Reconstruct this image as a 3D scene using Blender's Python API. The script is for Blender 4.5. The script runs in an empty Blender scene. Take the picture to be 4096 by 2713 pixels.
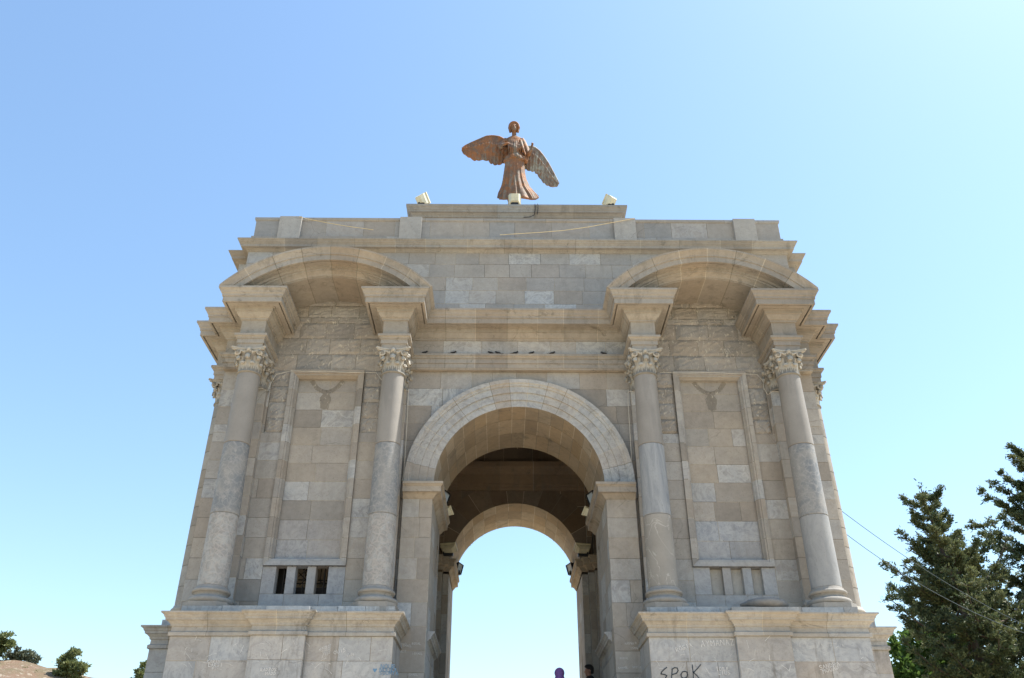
import bpy, math, random
import numpy as np
from mathutils import Vector, Matrix
PI=math.pi; R=math.radians
K=1.75                      # metres per layout unit
rng=random.Random(7)
S=bpy.context.scene
COL=S.collection

# ------------------------------------------------------------------ materials
def newmat(name):
    m=bpy.data.materials.new(name); m.use_nodes=True
    nt=m.node_tree; nt.nodes.clear()
    out=nt.nodes.new('ShaderNodeOutputMaterial'); b=nt.nodes.new('ShaderNodeBsdfPrincipled')
    nt.links.new(b.outputs[0],out.inputs[0])
    return m,nt,b
class NB:
    """tiny node helper"""
    def __init__(s,nt): s.nt=nt
    def n(s,t,**k):
        x=s.nt.nodes.new(t)
        for a,v in k.items(): setattr(x,a,v)
        return x
    def l(s,a,b): s.nt.links.new(a,b)
    def pos(s,scale=(1,1,1)):
        g=s.n('ShaderNodeNewGeometry'); m=s.n('ShaderNodeVectorMath',operation='MULTIPLY')
        m.inputs[1].default_value=scale; s.l(g.outputs['Position'],m.inputs[0]); return m.outputs[0]
    def noise(s,vec,scale,detail=4,rough=.6,dist=0):
        x=s.n('ShaderNodeTexNoise'); x.inputs['Scale'].default_value=scale; x.inputs['Detail'].default_value=detail
        x.inputs['Roughness'].default_value=rough; x.inputs['Distortion'].default_value=dist
        s.l(vec,x.inputs['Vector']); return x.outputs['Fac']
    def ramp(s,fac,pts):
        r=s.n('ShaderNodeValToRGB'); e=r.color_ramp.elements
        while len(e)<len(pts): e.new(.5)
        for i,(p,c) in enumerate(pts):
            e[i].position=p; e[i].color=(c,c,c,1) if not isinstance(c,tuple) else (*c,1)
        s.l(fac,r.inputs[0]); return r.outputs['Color']
    def mix(s,fac,a,b,mode='MIX'):
        x=s.n('ShaderNodeMix',data_type='RGBA',blend_type=mode)
        for i,v in ((0,fac),(6,a),(7,b)):
            if isinstance(v,(int,float)): x.inputs[i].default_value=v
            elif isinstance(v,tuple): x.inputs[i].default_value=(*v,1)
            else: s.l(v,x.inputs[i])
        return x.outputs[2]
    def mul(s,a,b):
        x=s.n('ShaderNodeMath',operation='MULTIPLY')
        for i,v in enumerate((a,b)):
            if isinstance(v,(int,float)): x.inputs[i].default_value=v
            else: s.l(v,x.inputs[i])
        return x.outputs[0]
    def bump(s,h,strength,dist,b):
        x=s.n('ShaderNodeBump'); x.inputs['Strength'].default_value=strength; x.inputs['Distance'].default_value=dist
        s.l(h,x.inputs['Height']); s.l(x.outputs[0],b.inputs['Normal'])

def stone(name,stain=.25,streak=.25,bump=.25,chips=0.,speck=.35):
    m,nt,b=newmat(name); q=NB(nt)
    at=q.n('ShaderNodeAttribute',attribute_name='col')
    p=q.pos(); pz=q.pos((1,1,.12))
    c=q.mix(1.,at.outputs['Color'],q.ramp(q.noise(p,1.1,5,.65),[(.3,.86),(.5,1.),(.72,1.10)]),'MULTIPLY')
    c=q.mix(1.,c,q.ramp(q.noise(p,9,4,.7),[(.3,.9),(.7,1.08)]),'MULTIPLY')
    # marble veins / clouds on the blocks whose colour alpha is high
    v=q.ramp(q.noise(p,2.6,7,.72,1.8),[(.40,.0),(.50,1.),(.60,.0)])
    c2=q.mix(q.mul(v,.55),c,(.70,.71,.71))
    cl=q.ramp(q.noise(p,3.2,6,.7,.6),[(.38,(.74,.78,.83)),(.6,(1.05,1.05,1.03))])
    c2=q.mix(1.,c2,cl,'MULTIPLY')
    c=q.mix(at.outputs['Alpha'],c,c2)
    # pits
    c=q.mix(q.mul(q.ramp(q.noise(p,38,2,.5),[(.64,.0),(.70,1.)]),speck),c,(.13,.12,.11))
    # rain streaks and lichen stains
    sm=q.ramp(q.noise(pz,4.2,6,.7),[(.54,.0),(.68,1.)])
    c=q.mix(q.mul(sm,streak),c,(.17,.16,.145))
    sp=q.ramp(q.noise(p,1.9,9,.78,.9),[(.615-.07*stain,.0),(.68-.05*stain,1.)])
    c=q.mix(q.mul(sp,stain),c,(.105,.10,.09))
    wa=q.ramp(q.noise(p,.55,3,.5),[(.42,.0),(.62,1.)])
    c=q.mix(q.mul(wa,.12),c,(.42,.33,.22))
    # hairline cracks, only here and there
    vo=q.n('ShaderNodeTexVoronoi',feature='DISTANCE_TO_EDGE'); vo.inputs['Scale'].default_value=.8
    ns=q.n('ShaderNodeTexNoise'); ns.inputs['Scale'].default_value=2.2; ns.inputs['Detail'].default_value=6; q.l(p,ns.inputs['Vector'])
    q.l(q.mix(.45,p,ns.outputs['Color'],'ADD'),vo.inputs['Vector'])
    cr=q.mul(q.ramp(vo.outputs['Distance'],[(.0,1.),(.009,.0)]),q.ramp(q.noise(p,.9,2,.5),[(.58,.0),(.63,1.)]))
    c=q.mix(q.mul(cr,.45),c,(.12,.11,.10))
    h=q.noise(p,22,5,.7)
    if chips:
        pk=q.ramp(q.noise(q.pos((1,1,.45)),21,3,.6,.8),[(.585,.0),(.66,1.)])
        c=q.mix(q.mul(pk,chips),c,(.62,.58,.50)); h=q.mix(.6,h,pk)
        h=q.mix(.6,h,q.noise(p,5,5,.6))
    q.l(c,b.inputs['Base Color']); b.inputs['Roughness'].default_value=.86
    b.inputs['Specular IOR Level'].default_value=.25
    q.bump(h,bump,.02,b)
    return m
def drumstone(name,kind):
    m,nt,b=newmat(name); q=NB(nt); p=q.pos()
    def vor(scale,feature='DISTANCE_TO_EDGE',vec=None):
        x=q.n('ShaderNodeTexVoronoi',feature=feature); x.inputs['Scale'].default_value=scale
        nz=q.n('ShaderNodeTexNoise'); nz.inputs['Scale'].default_value=4; nz.inputs['Detail'].default_value=4
        q.l(vec or p,nz.inputs['Vector'])
        ad=q.n('ShaderNodeMix',data_type='RGBA',blend_type='ADD'); ad.inputs[0].default_value=.22
        q.l(vec or p,ad.inputs[6]); q.l(nz.outputs['Color'],ad.inputs[7]); q.l(ad.outputs[2],x.inputs['Vector'])
        return x
    if kind=='plain':
        c=q.mix(1.,(.262,.243,.220),q.ramp(q.noise(p,1.6,5,.6),[(.3,.88),(.7,1.12)]),'MULTIPLY')
        c=q.mix(q.mul(q.ramp(q.noise(q.pos((1,1,.15)),3,5,.6,.3),[(.56,.0),(.62,1.)]),.3),c,(.16,.15,.14))
    elif kind=='breccia':
        e=q.ramp(vor(7).outputs['Distance'],[(.0,1.),(.10,.0)])
        c=q.mix(q.ramp(q.noise(p,1.6,6,.7,.5),[(.42,.0),(.58,1.)]),(.175,.187,.20),(.25,.245,.235))
        c=q.mix(q.mul(e,.4),c,(.345,.33,.31))
        c=q.mix(q.mul(q.ramp(q.noise(p,12,4,.7),[(.52,.0),(.62,1.)]),.5),c,(.34,.325,.31))
    elif kind=='breccia_light':
        e=q.ramp(vor(8).outputs['Distance'],[(.0,1.),(.12,.0)])
        c=q.mix(q.ramp(q.noise(p,5.5,7,.75,.5),[(.43,.0),(.60,1.)]),(.25,.24,.228),(.335,.337,.33))
        c=q.mix(q.mul(e,.6),c,(.385,.355,.325))
    elif kind=='banded':
        w=q.noise(q.pos((2,2,.3)),2.4,6,.65,1.4)
        c=q.ramp(w,[(.34,(.19,.205,.23)),(.48,(.245,.257,.272)),(.60,(.305,.315,.325)),(.7,(.215,.23,.25))])
    elif kind=='veined':
        v=q.ramp(q.noise(q.pos((1,1,.5)),2.2,3,.5,1.6),[(.485,.0),(.50,1.),(.515,.0)])
        c=q.mix(1.,(.275,.258,.232),q.ramp(q.noise(p,2,5,.6),[(.3,.88),(.7,1.1)]),'MULTIPLY')
        c=q.mix(q.mul(v,.7),c,(.42,.40,.37))
    else:
        w=q.noise(q.pos((1.6,1.6,.6)),3.0,7,.7,.9)
        c=q.ramp(w,[(.34,(.235,.24,.245)),(.5,(.275,.28,.283)),(.66,(.315,.315,.31))])
    c=q.mix(q.mul(q.ramp(q.noise(p,40,2,.5),[(.62,.0),(.7,1.)]),.3),c,(.16,.15,.14))
    q.l(c,b.inputs['Base Color']); b.inputs['Roughness'].default_value=.68
    q.bump(q.noise(p,30,4,.6),.15,.01,b)
    return m
def plain(name,col,rough=.6,metal=0.,var=.15,scale=6,spec=.4,bump=0):
    m,nt,b=newmat(name); q=NB(nt); p=q.pos()
    c=q.mix(1.,col,q.ramp(q.noise(p,scale,5,.65),[(.3,1-var),(.7,1+var)]),'MULTIPLY')
    q.l(c,b.inputs['Base Color']); b.inputs['Roughness'].default_value=rough; b.inputs['Metallic'].default_value=metal
    b.inputs['Specular IOR Level'].default_value=spec
    if bump: q.bump(q.noise(p,scale*4,4,.6),bump,.02,b)
    return m
M={}
M['ashlar']=stone('ashlar_stone',.22,.22,.22)
M['lower']=stone('pedestal_stone',.42,.75,.25)
M['rough']=stone('rough_dressed_stone',.45,.25,1.0,chips=.6)
M['mould']=stone('moulding_stone',.62,.60,.22,speck=.22)
M['cap']=stone('carved_stone',.22,.15,.3,speck=.1)
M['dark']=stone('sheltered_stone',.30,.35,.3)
for k in ('plain','breccia','breccia_light','banded','veined','grey'): M['d_'+k]=drumstone('column_stone_'+k,k)
def bronze(name,c1,c2,c3,c4,th=.52):
    m,nt,b=newmat(name); q=NB(nt); p=q.pos()
    c=q.mix(q.ramp(q.noise(p,2.6,6,.7,.6),[(.42,.0),(.58,1.)]),c1,c2)
    c=q.mix(q.ramp(q.noise(q.pos((1,1,.4)),4.2,6,.7,.8),[(th,.0),(th+.14,1.)]),c,c3)
    c=q.mix(q.ramp(q.noise(p,5.5,6,.7,.3),[(.56,.0),(.68,.8)]),c,c4)
    q.l(c,b.inputs['Base Color']); b.inputs['Roughness'].default_value=.68; b.inputs['Metallic'].default_value=.05; b.inputs['Specular IOR Level'].default_value=.3
    q.bump(q.noise(p,9,5,.65),.5,.03,b); return m
M['bronze']=bronze('rusty_bronze',(.29,.122,.048),(.16,.10,.068),(.20,.185,.15),(.40,.155,.042))
M['bronze2']=bronze('weathered_green_bronze',(.21,.13,.085),(.17,.14,.115),(.31,.30,.25),(.30,.14,.065),.44)
M['iron']=plain('dark_iron',(.03,.026,.024),.6,.3)
M['lampcream']=plain('cream_lamp_enamel',(.62,.58,.43),.45)
M['lampblack']=plain('black_lamp_metal',(.018,.019,.022),.35,.2)
M['glass']=plain('lamp_glass',(.35,.42,.48),.08,.0,.02,spec=.8)
M['cablewhite']=plain('white_cable',(.62,.58,.50),.5)
M['cableblack']=plain('black_cable',(.03,.03,.035),.5)
M['rope']=plain('pale_rope',(.60,.47,.26),.8)
M['wire']=plain('blue_grey_wire',(.07,.09,.11),.5)
M['skin']=plain('tanned_skin',(.33,.175,.115),.5,var=.06)
M['hair']=plain('black_hair',(.012,.010,.010),.55,scale=60,bump=.6)
M['scarf']=plain('violet_scarf',(.42,.22,.66),.8,var=.12,scale=14,bump=.4)
M['blackcloth']=plain('black_cloth',(.014,.014,.018),.85)
M['jeans']=plain('dark_jeans',(.03,.04,.075),.85)
M['paint']=plain('dark_spray_paint',(.035,.045,.06),.6)
M['chalk']=plain('scratched_white',(.66,.66,.66),.9)
M['blueink']=plain('faded_blue_ink',(.14,.27,.42),.8)
M['bird']=plain('dark_feathers',(.025,.024,.026),.7)
M['bark']=plain('tree_bark',(.085,.062,.045),.9,var=.3,bump=.6)
def leafmat(name,a,bb,tr=.25):
    m,nt,b=newmat(name); q=NB(nt)
    at=q.n('ShaderNodeAttribute',attribute_name='col')
    c=q.mix(at.outputs['Fac'],a,bb)
    q.l(c,b.inputs['Base Color']); b.inputs['Roughness'].default_value=.6; b.inputs['Specular IOR Level'].default_value=.3
    t=q.n('ShaderNodeBsdfTranslucent'); q.l(c,t.inputs['Color'])
    ms=q.n('ShaderNodeMixShader'); ms.inputs[0].default_value=tr
    out=[x for x in nt.nodes if x.type=='OUTPUT_MATERIAL'][0]
    q.l(b.outputs[0],ms.inputs[1]); q.l(t.outputs[0],ms.inputs[2]); q.l(ms.outputs[0],out.inputs[0])
    return m
M['conifer']=leafmat('cypress_foliage',(.056,.080,.036),(.19,.195,.085),.32)
M['broad']=leafmat('broad_leaf_foliage',(.06,.12,.025),(.13,.20,.045),.4)
M['pine']=leafmat('pine_foliage',(.10,.13,.05),(.24,.25,.095),.3)
M['olive']=leafmat('olive_foliage',(.09,.105,.07),(.18,.19,.12),.2)
def paving():
    m,nt,b=newmat('pale_paving'); q=NB(nt); p=q.pos()
    br=q.n('ShaderNodeTexBrick'); br.offset=.5; br.inputs['Scale'].default_value=1.; br.inputs['Mortar Size'].default_value=.012
    br.inputs['Brick Width'].default_value=.8; br.inputs['Row Height'].default_value=.5
    br.inputs['Color1'].default_value=(.64,.49,.32,1); br.inputs['Color2'].default_value=(.58,.445,.29,1); br.inputs['Mortar'].default_value=(.34,.27,.19,1)
    q.l(p,br.inputs['Vector'])
    c=q.mix(1.,br.outputs['Color'],q.ramp(q.noise(p,.8,5,.6),[(.3,.85),(.7,1.1)]),'MULTIPLY')
    q.l(c,b.inputs['Base Color']); b.inputs['Roughness'].default_value=.85; return m
M['paving']=paving()
def earth(name,c1,c2,c3,sc):
    m,nt,b=newmat(name); q=NB(nt); p=q.pos()
    c=q.mix(q.ramp(q.noise(p,sc,6,.65),[(.4,.0),(.6,1.)]),c1,c2)
    c=q.mix(q.ramp(q.noise(p,sc*5,4,.7),[(.56,.0),(.62,1.)]),c,c3)
    q.l(c,b.inputs['Base Color']); b.inputs['Roughness'].default_value=.95
    q.bump(q.noise(p,sc*4,6,.7),.8,.4,b); return m
M['earth']=earth('dry_earth',(.17,.15,.09),(.13,.13,.07),(.22,.19,.13),.08)
M['hill']=earth('dry_hillside',(.155,.098,.062),(.125,.098,.052),(.27,.225,.17),.28)
M['concrete']=plain('pale_building_wall',(.62,.60,.56),.9,var=.05,scale=1)

# ------------------------------------------------------------------ palettes (albedo, vein strength)
PAL_WALL=[((.420,.392,.345),.10,5),((.392,.364,.322),.05,4),((.445,.425,.388),.22,3),((.425,.43,.425),.6,2),((.462,.462,.448),.7,1.0),((.355,.330,.292),.0,1.6)]
PAL_LOW=[((.41,.415,.41),.4,4),((.435,.445,.445),.5,3),((.39,.375,.35),.25,2.6),((.41,.43,.445),.6,2)]
PAL_BLUE=[((.385,.40,.415),.35,3),((.41,.42,.43),.4,2),((.40,.40,.395),.2,2)]
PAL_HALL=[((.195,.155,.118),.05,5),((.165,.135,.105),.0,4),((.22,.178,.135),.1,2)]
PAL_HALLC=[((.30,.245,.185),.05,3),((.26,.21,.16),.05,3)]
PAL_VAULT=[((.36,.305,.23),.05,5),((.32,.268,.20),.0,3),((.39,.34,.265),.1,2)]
PAL_MOULD=[((.380,.350,.302),.10,5),((.352,.326,.284),.05,3),((.40,.378,.335),.15,3),((.325,.300,.264),.05,1.8)]
PAL_PEDC=[((.415,.39,.34),.15,4),((.395,.38,.345),.3,4),((.43,.42,.39),.4,2)]
PAL_MARB=[((.405,.408,.40),.5,5),((.39,.392,.385),.5,3),((.41,.396,.37),.3,3),((.385,.366,.335),.1,1.5)]
PAL_ATT=[((.41,.392,.36),.1,4),((.39,.372,.344),.05,4),((.43,.422,.405),.5,2),((.455,.452,.44),.7,1.2)]
PAL_ROUGH=[((.39,.368,.33),.1,4),((.35,.33,.296),.1,3),((.41,.39,.355),.2,3)]
PAL_PAR=[((.395,.378,.35),.05,5),((.378,.362,.336),.05,4),((.42,.41,.395),.3,1)]
MORT_D=(.19,.175,.152,0.); MORT_L=(.43,.395,.335,0.)
def pick(pal):
    t=rng.uniform(0,sum(p[2] for p in pal))
    for c,a,w in pal:
        t-=w
        if t<=0: break
    j=.80*rng.uniform(.95,1.05); k=rng.uniform(-.012,.012)
    return (c[0]*j*1.0+k,c[1]*j*.986,c[2]*j*1.0-k,a*rng.uniform(.6,1.1))
def mortar(): return MORT_L if rng.random()<.55 else MORT_D

# ------------------------------------------------------------------ mesh builder (layout units; +X right, +Y away, +Z up)
class MB:
    def __init__(s): s.v=[];s.f=[];s.c=[];s.sm=[]
    def face(s,pts,col=(.4,.37,.32,.1),smooth=False):
        i=len(s.v); s.v.extend(pts); s.f.append(tuple(range(i,i+len(pts)))); s.c.append(col); s.sm.append(smooth)
    def grid(s,rows,cols=None,closeu=False,smooth=True,col=(.4,.37,.32,.1)):
        """rows: list of rings sharing vertices (smooth)"""
        i0=len(s.v); n=len(rows[0])
        for r in rows: s.v.extend(r)
        for a in range(len(rows)-1):
            for b in range(n if closeu else n-1):
                b2=(b+1)%n
                s.f.append((i0+a*n+b,i0+a*n+b2,i0+(a+1)*n+b2,i0+(a+1)*n+b))
                s.c.append(cols[a] if cols else col); s.sm.append(smooth)
    def box(s,x0,x1,y0,y1,z0,z1,col=None,skip=''):
        col=col or pick(PAL_WALL)
        x0,x1=min(x0,x1),max(x0,x1)
        p=[(x0,y0,z0),(x1,y0,z0),(x1,y1,z0),(x0,y1,z0),(x0,y0,z1),(x1,y0,z1),(x1,y1,z1),(x0,y1,z1)]
        for k,q in (('f',(0,1,5,4)),('r',(1,2,6,5)),('b',(2,3,7,6)),('l',(3,0,4,7)),('t',(4,5,6,7)),('d',(3,2,1,0))):
            if k not in skip: s.face([p[i] for i in q],col)
    def tube(s,pts,r,n=6,col=(.4,.4,.4,0),cap=True):
        rr=r if isinstance(r,(list,tuple)) else [r]*len(pts)
        P=[Vector(p) for p in pts]; rows=[]
        up=Vector((.13,.21,.97))
        for i,p in enumerate(P):
            t=(P[min(i+1,len(P)-1)]-P[max(i-1,0)]).normalized()
            a=t.cross(up)
            if a.length<.05: a=t.cross(Vector((1,0,0)))
            a.normalize(); b=t.cross(a)
            rows.append([tuple(p+(a*math.cos(2*PI*k/n)+b*math.sin(2*PI*k/n))*rr[i]) for k in range(n)])
        s.grid(rows,closeu=True,col=col)
        if cap:
            s.face(rows[0][::-1],col); s.face(rows[-1],col)
    def lathe(s,cx,cy,prof,n=32,col=(.4,.37,.32,.1),a0=0,a1=2*PI):
        full=abs(a1-a0-2*PI)<1e-6; m=n if full else n+1
        rows=[[(cx+r*math.cos(a0+(a1-a0)*k/n),cy+r*math.sin(a0+(a1-a0)*k/n),z) for k in range(m)] for r,z in prof]
        s.grid(rows,closeu=full,col=col)
    def ell(s,c,r,n=12,m=8,rot=None,col=(.4,.37,.32,.1)):
        c=Vector(c); rows=[]
        for i in range(m+1):
            th=PI*(.001+.998*i/m); row=[]
            for k in range(n):
                v=Vector((r[0]*math.sin(th)*math.cos(2*PI*k/n),r[1]*math.sin(th)*math.sin(2*PI*k/n),r[2]*math.cos(th)))
                if rot: v=rot@v
                row.append(tuple(c+v))
            rows.append(row)
        s.grid(rows,closeu=True,col=col)
    def build(s,name,mat,parent=None,weld=False):
        me=bpy.data.meshes.new(name)
        org=Vector((0,0,0)); p=parent
        while p is not None: org=org+p.location; p=p.parent
        arr=np.array(s.v,dtype=float)*K-np.array(org)
        me.from_pydata(arr.tolist(),[],s.f)
        ca=me.color_attributes.new('col','FLOAT_COLOR','CORNER')
        n=len(me.loops); buf=np.empty((n,4)); lt=np.array([len(f) for f in s.f])
        cc=np.array([(c if len(c)==4 else (*c,0)) for c in s.c],dtype=float)
        buf=np.repeat(cc,lt,axis=0); ca.data.foreach_set('color',buf.ravel())
        me.polygons.foreach_set('use_smooth',s.sm)
        me.materials.append(mat); me.update()
        if weld:
            import bmesh
            bm=bmesh.new(); bm.from_mesh(me); bmesh.ops.remove_doubles(bm,verts=bm.verts,dist=1e-5)
            bmesh.ops.recalc_face_normals(bm,faces=bm.faces); bm.to_mesh(me); bm.free()
        o=bpy.data.objects.new(name,me); COL.objects.link(o)
        if parent is not None: o.parent=parent
        return o
def tag(o,label=None,cat=None,group=None,kind=None):
    if label: o['label']=label
    if cat: o['category']=cat
    if group: o['group']=group
    if kind: o['kind']=kind
    return o
def empty(name,loc,label=None,cat=None,group=None,parent=None):
    o=bpy.data.objects.new(name,None); COL.objects.link(o); o.location=Vector(loc)*K; o.empty_display_size=.3
    if parent is not None: o.parent=parent; o.location=Vector(loc)*K-parent.location
    return tag(o,label,cat,group)

# block with recessed joints; mp(u,z,d) -> xyz (d>0 into the wall)
def block(mb,mp,u0,u1,z0,z1,col,j=.0026,jd=.004,flip=False):
    mo=mortar(); q=[(u0,z0),(u1,z0),(u1,z1),(u0,z1)]
    i=[(u0+j,z0+j),(u1-j,z0+j),(u1-j,z1-j),(u0+j,z1-j)]
    fr=[mp(a,b,0) for a,b in i]; bk=[mp(a,b,jd) for a,b in q]
    mb.face(fr,col)
    for k in range(4):
        l=(k+1)%4; mb.face([bk[k],bk[l],fr[l],fr[k]],mo)
def rblock(mb,mp,u0,u1,z0,z1,col):
    n=7; d0=rng.uniform(-.009,.009); mo=(.20,.184,.16,0)
    rows=[]; jj=.007
    for k in range(n+1):
        row=[]
        for i in range(n+1):
            a,b=i/n,k/n; ed=min(a,1-a,b,1-b)
            u=u0+jj*.5+(u1-u0-jj)*a+(rng.uniform(-.006,.006) if 0<a<1 else rng.uniform(-.003,.005)); z=z0+jj*.5+(z1-z0-jj)*b+rng.uniform(-.005,.005)
            d=(.014 if ed==0 else d0+rng.uniform(-.006,.006)); row.append(mp(u,z,d))
        rows.append(row)
    mb.grid(rows,smooth=False,col=col)
    mb.face([mp(u0,z0,.0145),mp(u1,z0,.0145),mp(u1,z1,.0145),mp(u0,z1,.0145)],mo)
def ashlar(mb,mp,u0,u1,zs,pal,wmin=.26,wmax=.52,circ=None,cuts=None,thin=None):
    for a in range(len(zs)-1):
        z0,z1=zs[a],zs[a+1]; us=[u0]
        if cuts: us=[u0]+[c for c in cuts[a%len(cuts)] if u0+.05<c<u1-.05]+[u1]
        else:
            while us[-1]<u1-1e-6:
                w=rng.uniform(wmin,wmax)
                nx=us[-1]+w
                if u1-nx<wmin*.6: nx=u1
                us.append(min(nx,u1))
        for b in range(len(us)-1):
            c=pick(pal); p0,p1=us[b],us[b+1]
            if circ:
                cu,cz,r=circ
                du=max(p0-cu,0,cu-p1); dz=max(z0-cz,0,cz-z1)
                if du*du+dz*dz<r*r:
                    n=12; hit=False
                    for i in range(n):
                        for k in range(n):
                            x0=p0+(p1-p0)*i/n;x1=p0+(p1-p0)*(i+1)/n;y0=z0+(z1-z0)*k/n;y1=z0+(z1-z0)*(k+1)/n
                            xm,ym=(x0+x1)/2-cu,(y0+y1)/2-cz
                            if xm*xm+ym*ym>r*r and not (ym<0 and abs(xm)<r):
                                mb.face([mp(x0,y0,0),mp(x1,y0,0),mp(x1,y1,0),mp(x0,y1,0)],c)
                    # joints as shallow dark lines
                    mo=mortar()
                    for (xa,ya,xb,yb) in ((p0-.003,z0,p0+.003,z1),(p0,z0-.003,p1,z0+.003)):
                        m=10
                        for i in range(m):
                            if xb-xa>yb-ya: X0,X1,Y0,Y1=xa+(xb-xa)*i/m,xa+(xb-xa)*(i+1)/m,ya,yb
                            else: X0,X1,Y0,Y1=xa,xb,ya+(yb-ya)*i/m,ya+(yb-ya)*(i+1)/m
                            xm,ym=(X0+X1)/2-cu,(Y0+Y1)/2-cz
                            if xm*xm+ym*ym>r*r: mb.face([mp(X0,Y0,-.0015),mp(X1,Y0,-.0015),mp(X1,Y1,-.0015),mp(X0,Y1,-.0015)],mo)
                    continue
            (rblock if pal is PAL_ROUGH else block)(mb,mp,p0,p1,z0,z1,c)
def front(y): return lambda u,z,d:(u,y+d,z)
def back(y): return lambda u,z,d:(-u,y-d,z)
def left(x): return lambda u,z,d:(x+d,-u,z)     # face looking -X ; u = -y
def right(x): return lambda u,z,d:(x-d,u,z)     # face looking +X ; u = y

def mould(mb,path,prof,pal,seg=.55,caps=(1,1),closed=False,joint=True,jw=.003,smooth=False):
    """sweep profile [(offset outward, z)] along plan path; outward = right of travel"""
    P=[Vector(p) for p in path]; n=len(P)
    def nrm(a,b):
        d=(b-a).normalized(); return Vector((d.y,-d.x))
    rings=[];tags=[]
    def ring(base,m): return [(base.x+m.x*o,base.y+m.y*o,z) for o,z in prof]
    for i in range(n):
        if closed or 0<i<n-1:
            n1=nrm(P[i-1],P[i]);n2=nrm(P[i],P[(i+1)%n]);den=1+n1.dot(n2)
            m=(n1+n2)/den if den>.05 else n1
        else:
            m=nrm(P[0],P[1]) if i==0 else nrm(P[n-2],P[n-1])
        rings.append(ring(P[i],m)); tags.append(('v',i))
        if i<n-1 or closed:
            a,b=P[i],P[(i+1)%n]; L=(b-a).length; nn=nrm(a,b)
            ov=max(o for o,z in prof)
            if joint and L>seg*.75:
                k=max(1,int(round(L/seg))); cut=[]
                for t in range(1,k+ (0 if k>1 else 1)):
                    x=L*t/k if k>1 else L*.5
                    x+=rng.uniform(-.12,.12)*seg
                    if ov*1.1<x<L-ov*1.1: cut.append(x)
                for x in cut:
                    for s_ in (-jw,jw):
                        rings.append(ring(a+(b-a)*((x+s_)/L),nn)); tags.append(('j',s_))
    if closed: rings.append(rings[0]); tags.append(('v',n))
    col=pick(pal)
    for i in range(len(rings)-1):
        isj=tags[i][0]=='j' and tags[i][1]<0 and tags[i+1][0]=='j' and tags[i+1][1]>0
        if isj: cc=mortar()
        else:
            if tags[i][0]=='j': col=pick(pal)
            cc=col
        A,B=rings[i],rings[i+1]
        for k in range(len(prof)-1):
            if (Vector(A[k])-Vector(A[k+1])).length<1e-9: continue
            mb.face([A[k],B[k],B[k+1],A[k+1]],cc)
    if not closed:
        if caps[0]: mb.face(rings[0],pick(pal))
        if caps[1]: mb.face(rings[-1][::-1],pick(pal))
def arc(mb,cx,cz,prof,a0,a1,nv,pal,sub=4,jw=.0035,caps=False):
    """sweep profile [(radius, y)] around an arch; angle from +X axis; nv voussoirs"""
    rings=[];kind=[]
    for i in range(nv):
        b0=a0+(a1-a0)*i/nv;b1=a0+(a1-a0)*(i+1)/nv
        rm=max(p[0] for p in prof); g=jw/rm*(1 if a1>a0 else -1)
        for k in range(sub+1):
            t=b0+(b1-b0)*k/sub
            if k==0: t+=g
            if k==sub: t-=g
            rings.append([(cx+r*math.cos(t),y,cz+r*math.sin(t)) for r,y in prof]); kind.append(k)
    col=pick(pal)
    for i in range(len(rings)-1):
        if kind[i]==sub: cc=mortar()
        else:
            if kind[i]==0: col=pick(pal)
            cc=col
        A,B=rings[i],rings[i+1]
        for k in range(len(prof)-1): mb.face([A[k],B[k],B[k+1],A[k+1]],cc)
    if caps: mb.face(rings[0],col); mb.face(rings[-1][::-1],col)

# ------------------------------------------------------------------ THE ARCH
ARCH=empty('triumphal_arch',(0,12,1.08),'weathered grey beige stone war memorial arch with Corinthian columns and curved pediments','monument')
COLX=(1.535,3.29); CY=9.373
ZC=[1.08,1.34,1.597,1.83,2.07,2.155,2.36,2.60,2.842,3.08,3.319,3.556,3.797,4.033,4.27,4.507,4.746,4.99,5.265]
W=9.80; CW=9.78; AC=3.72; RI=1.015; RO=1.365
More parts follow.
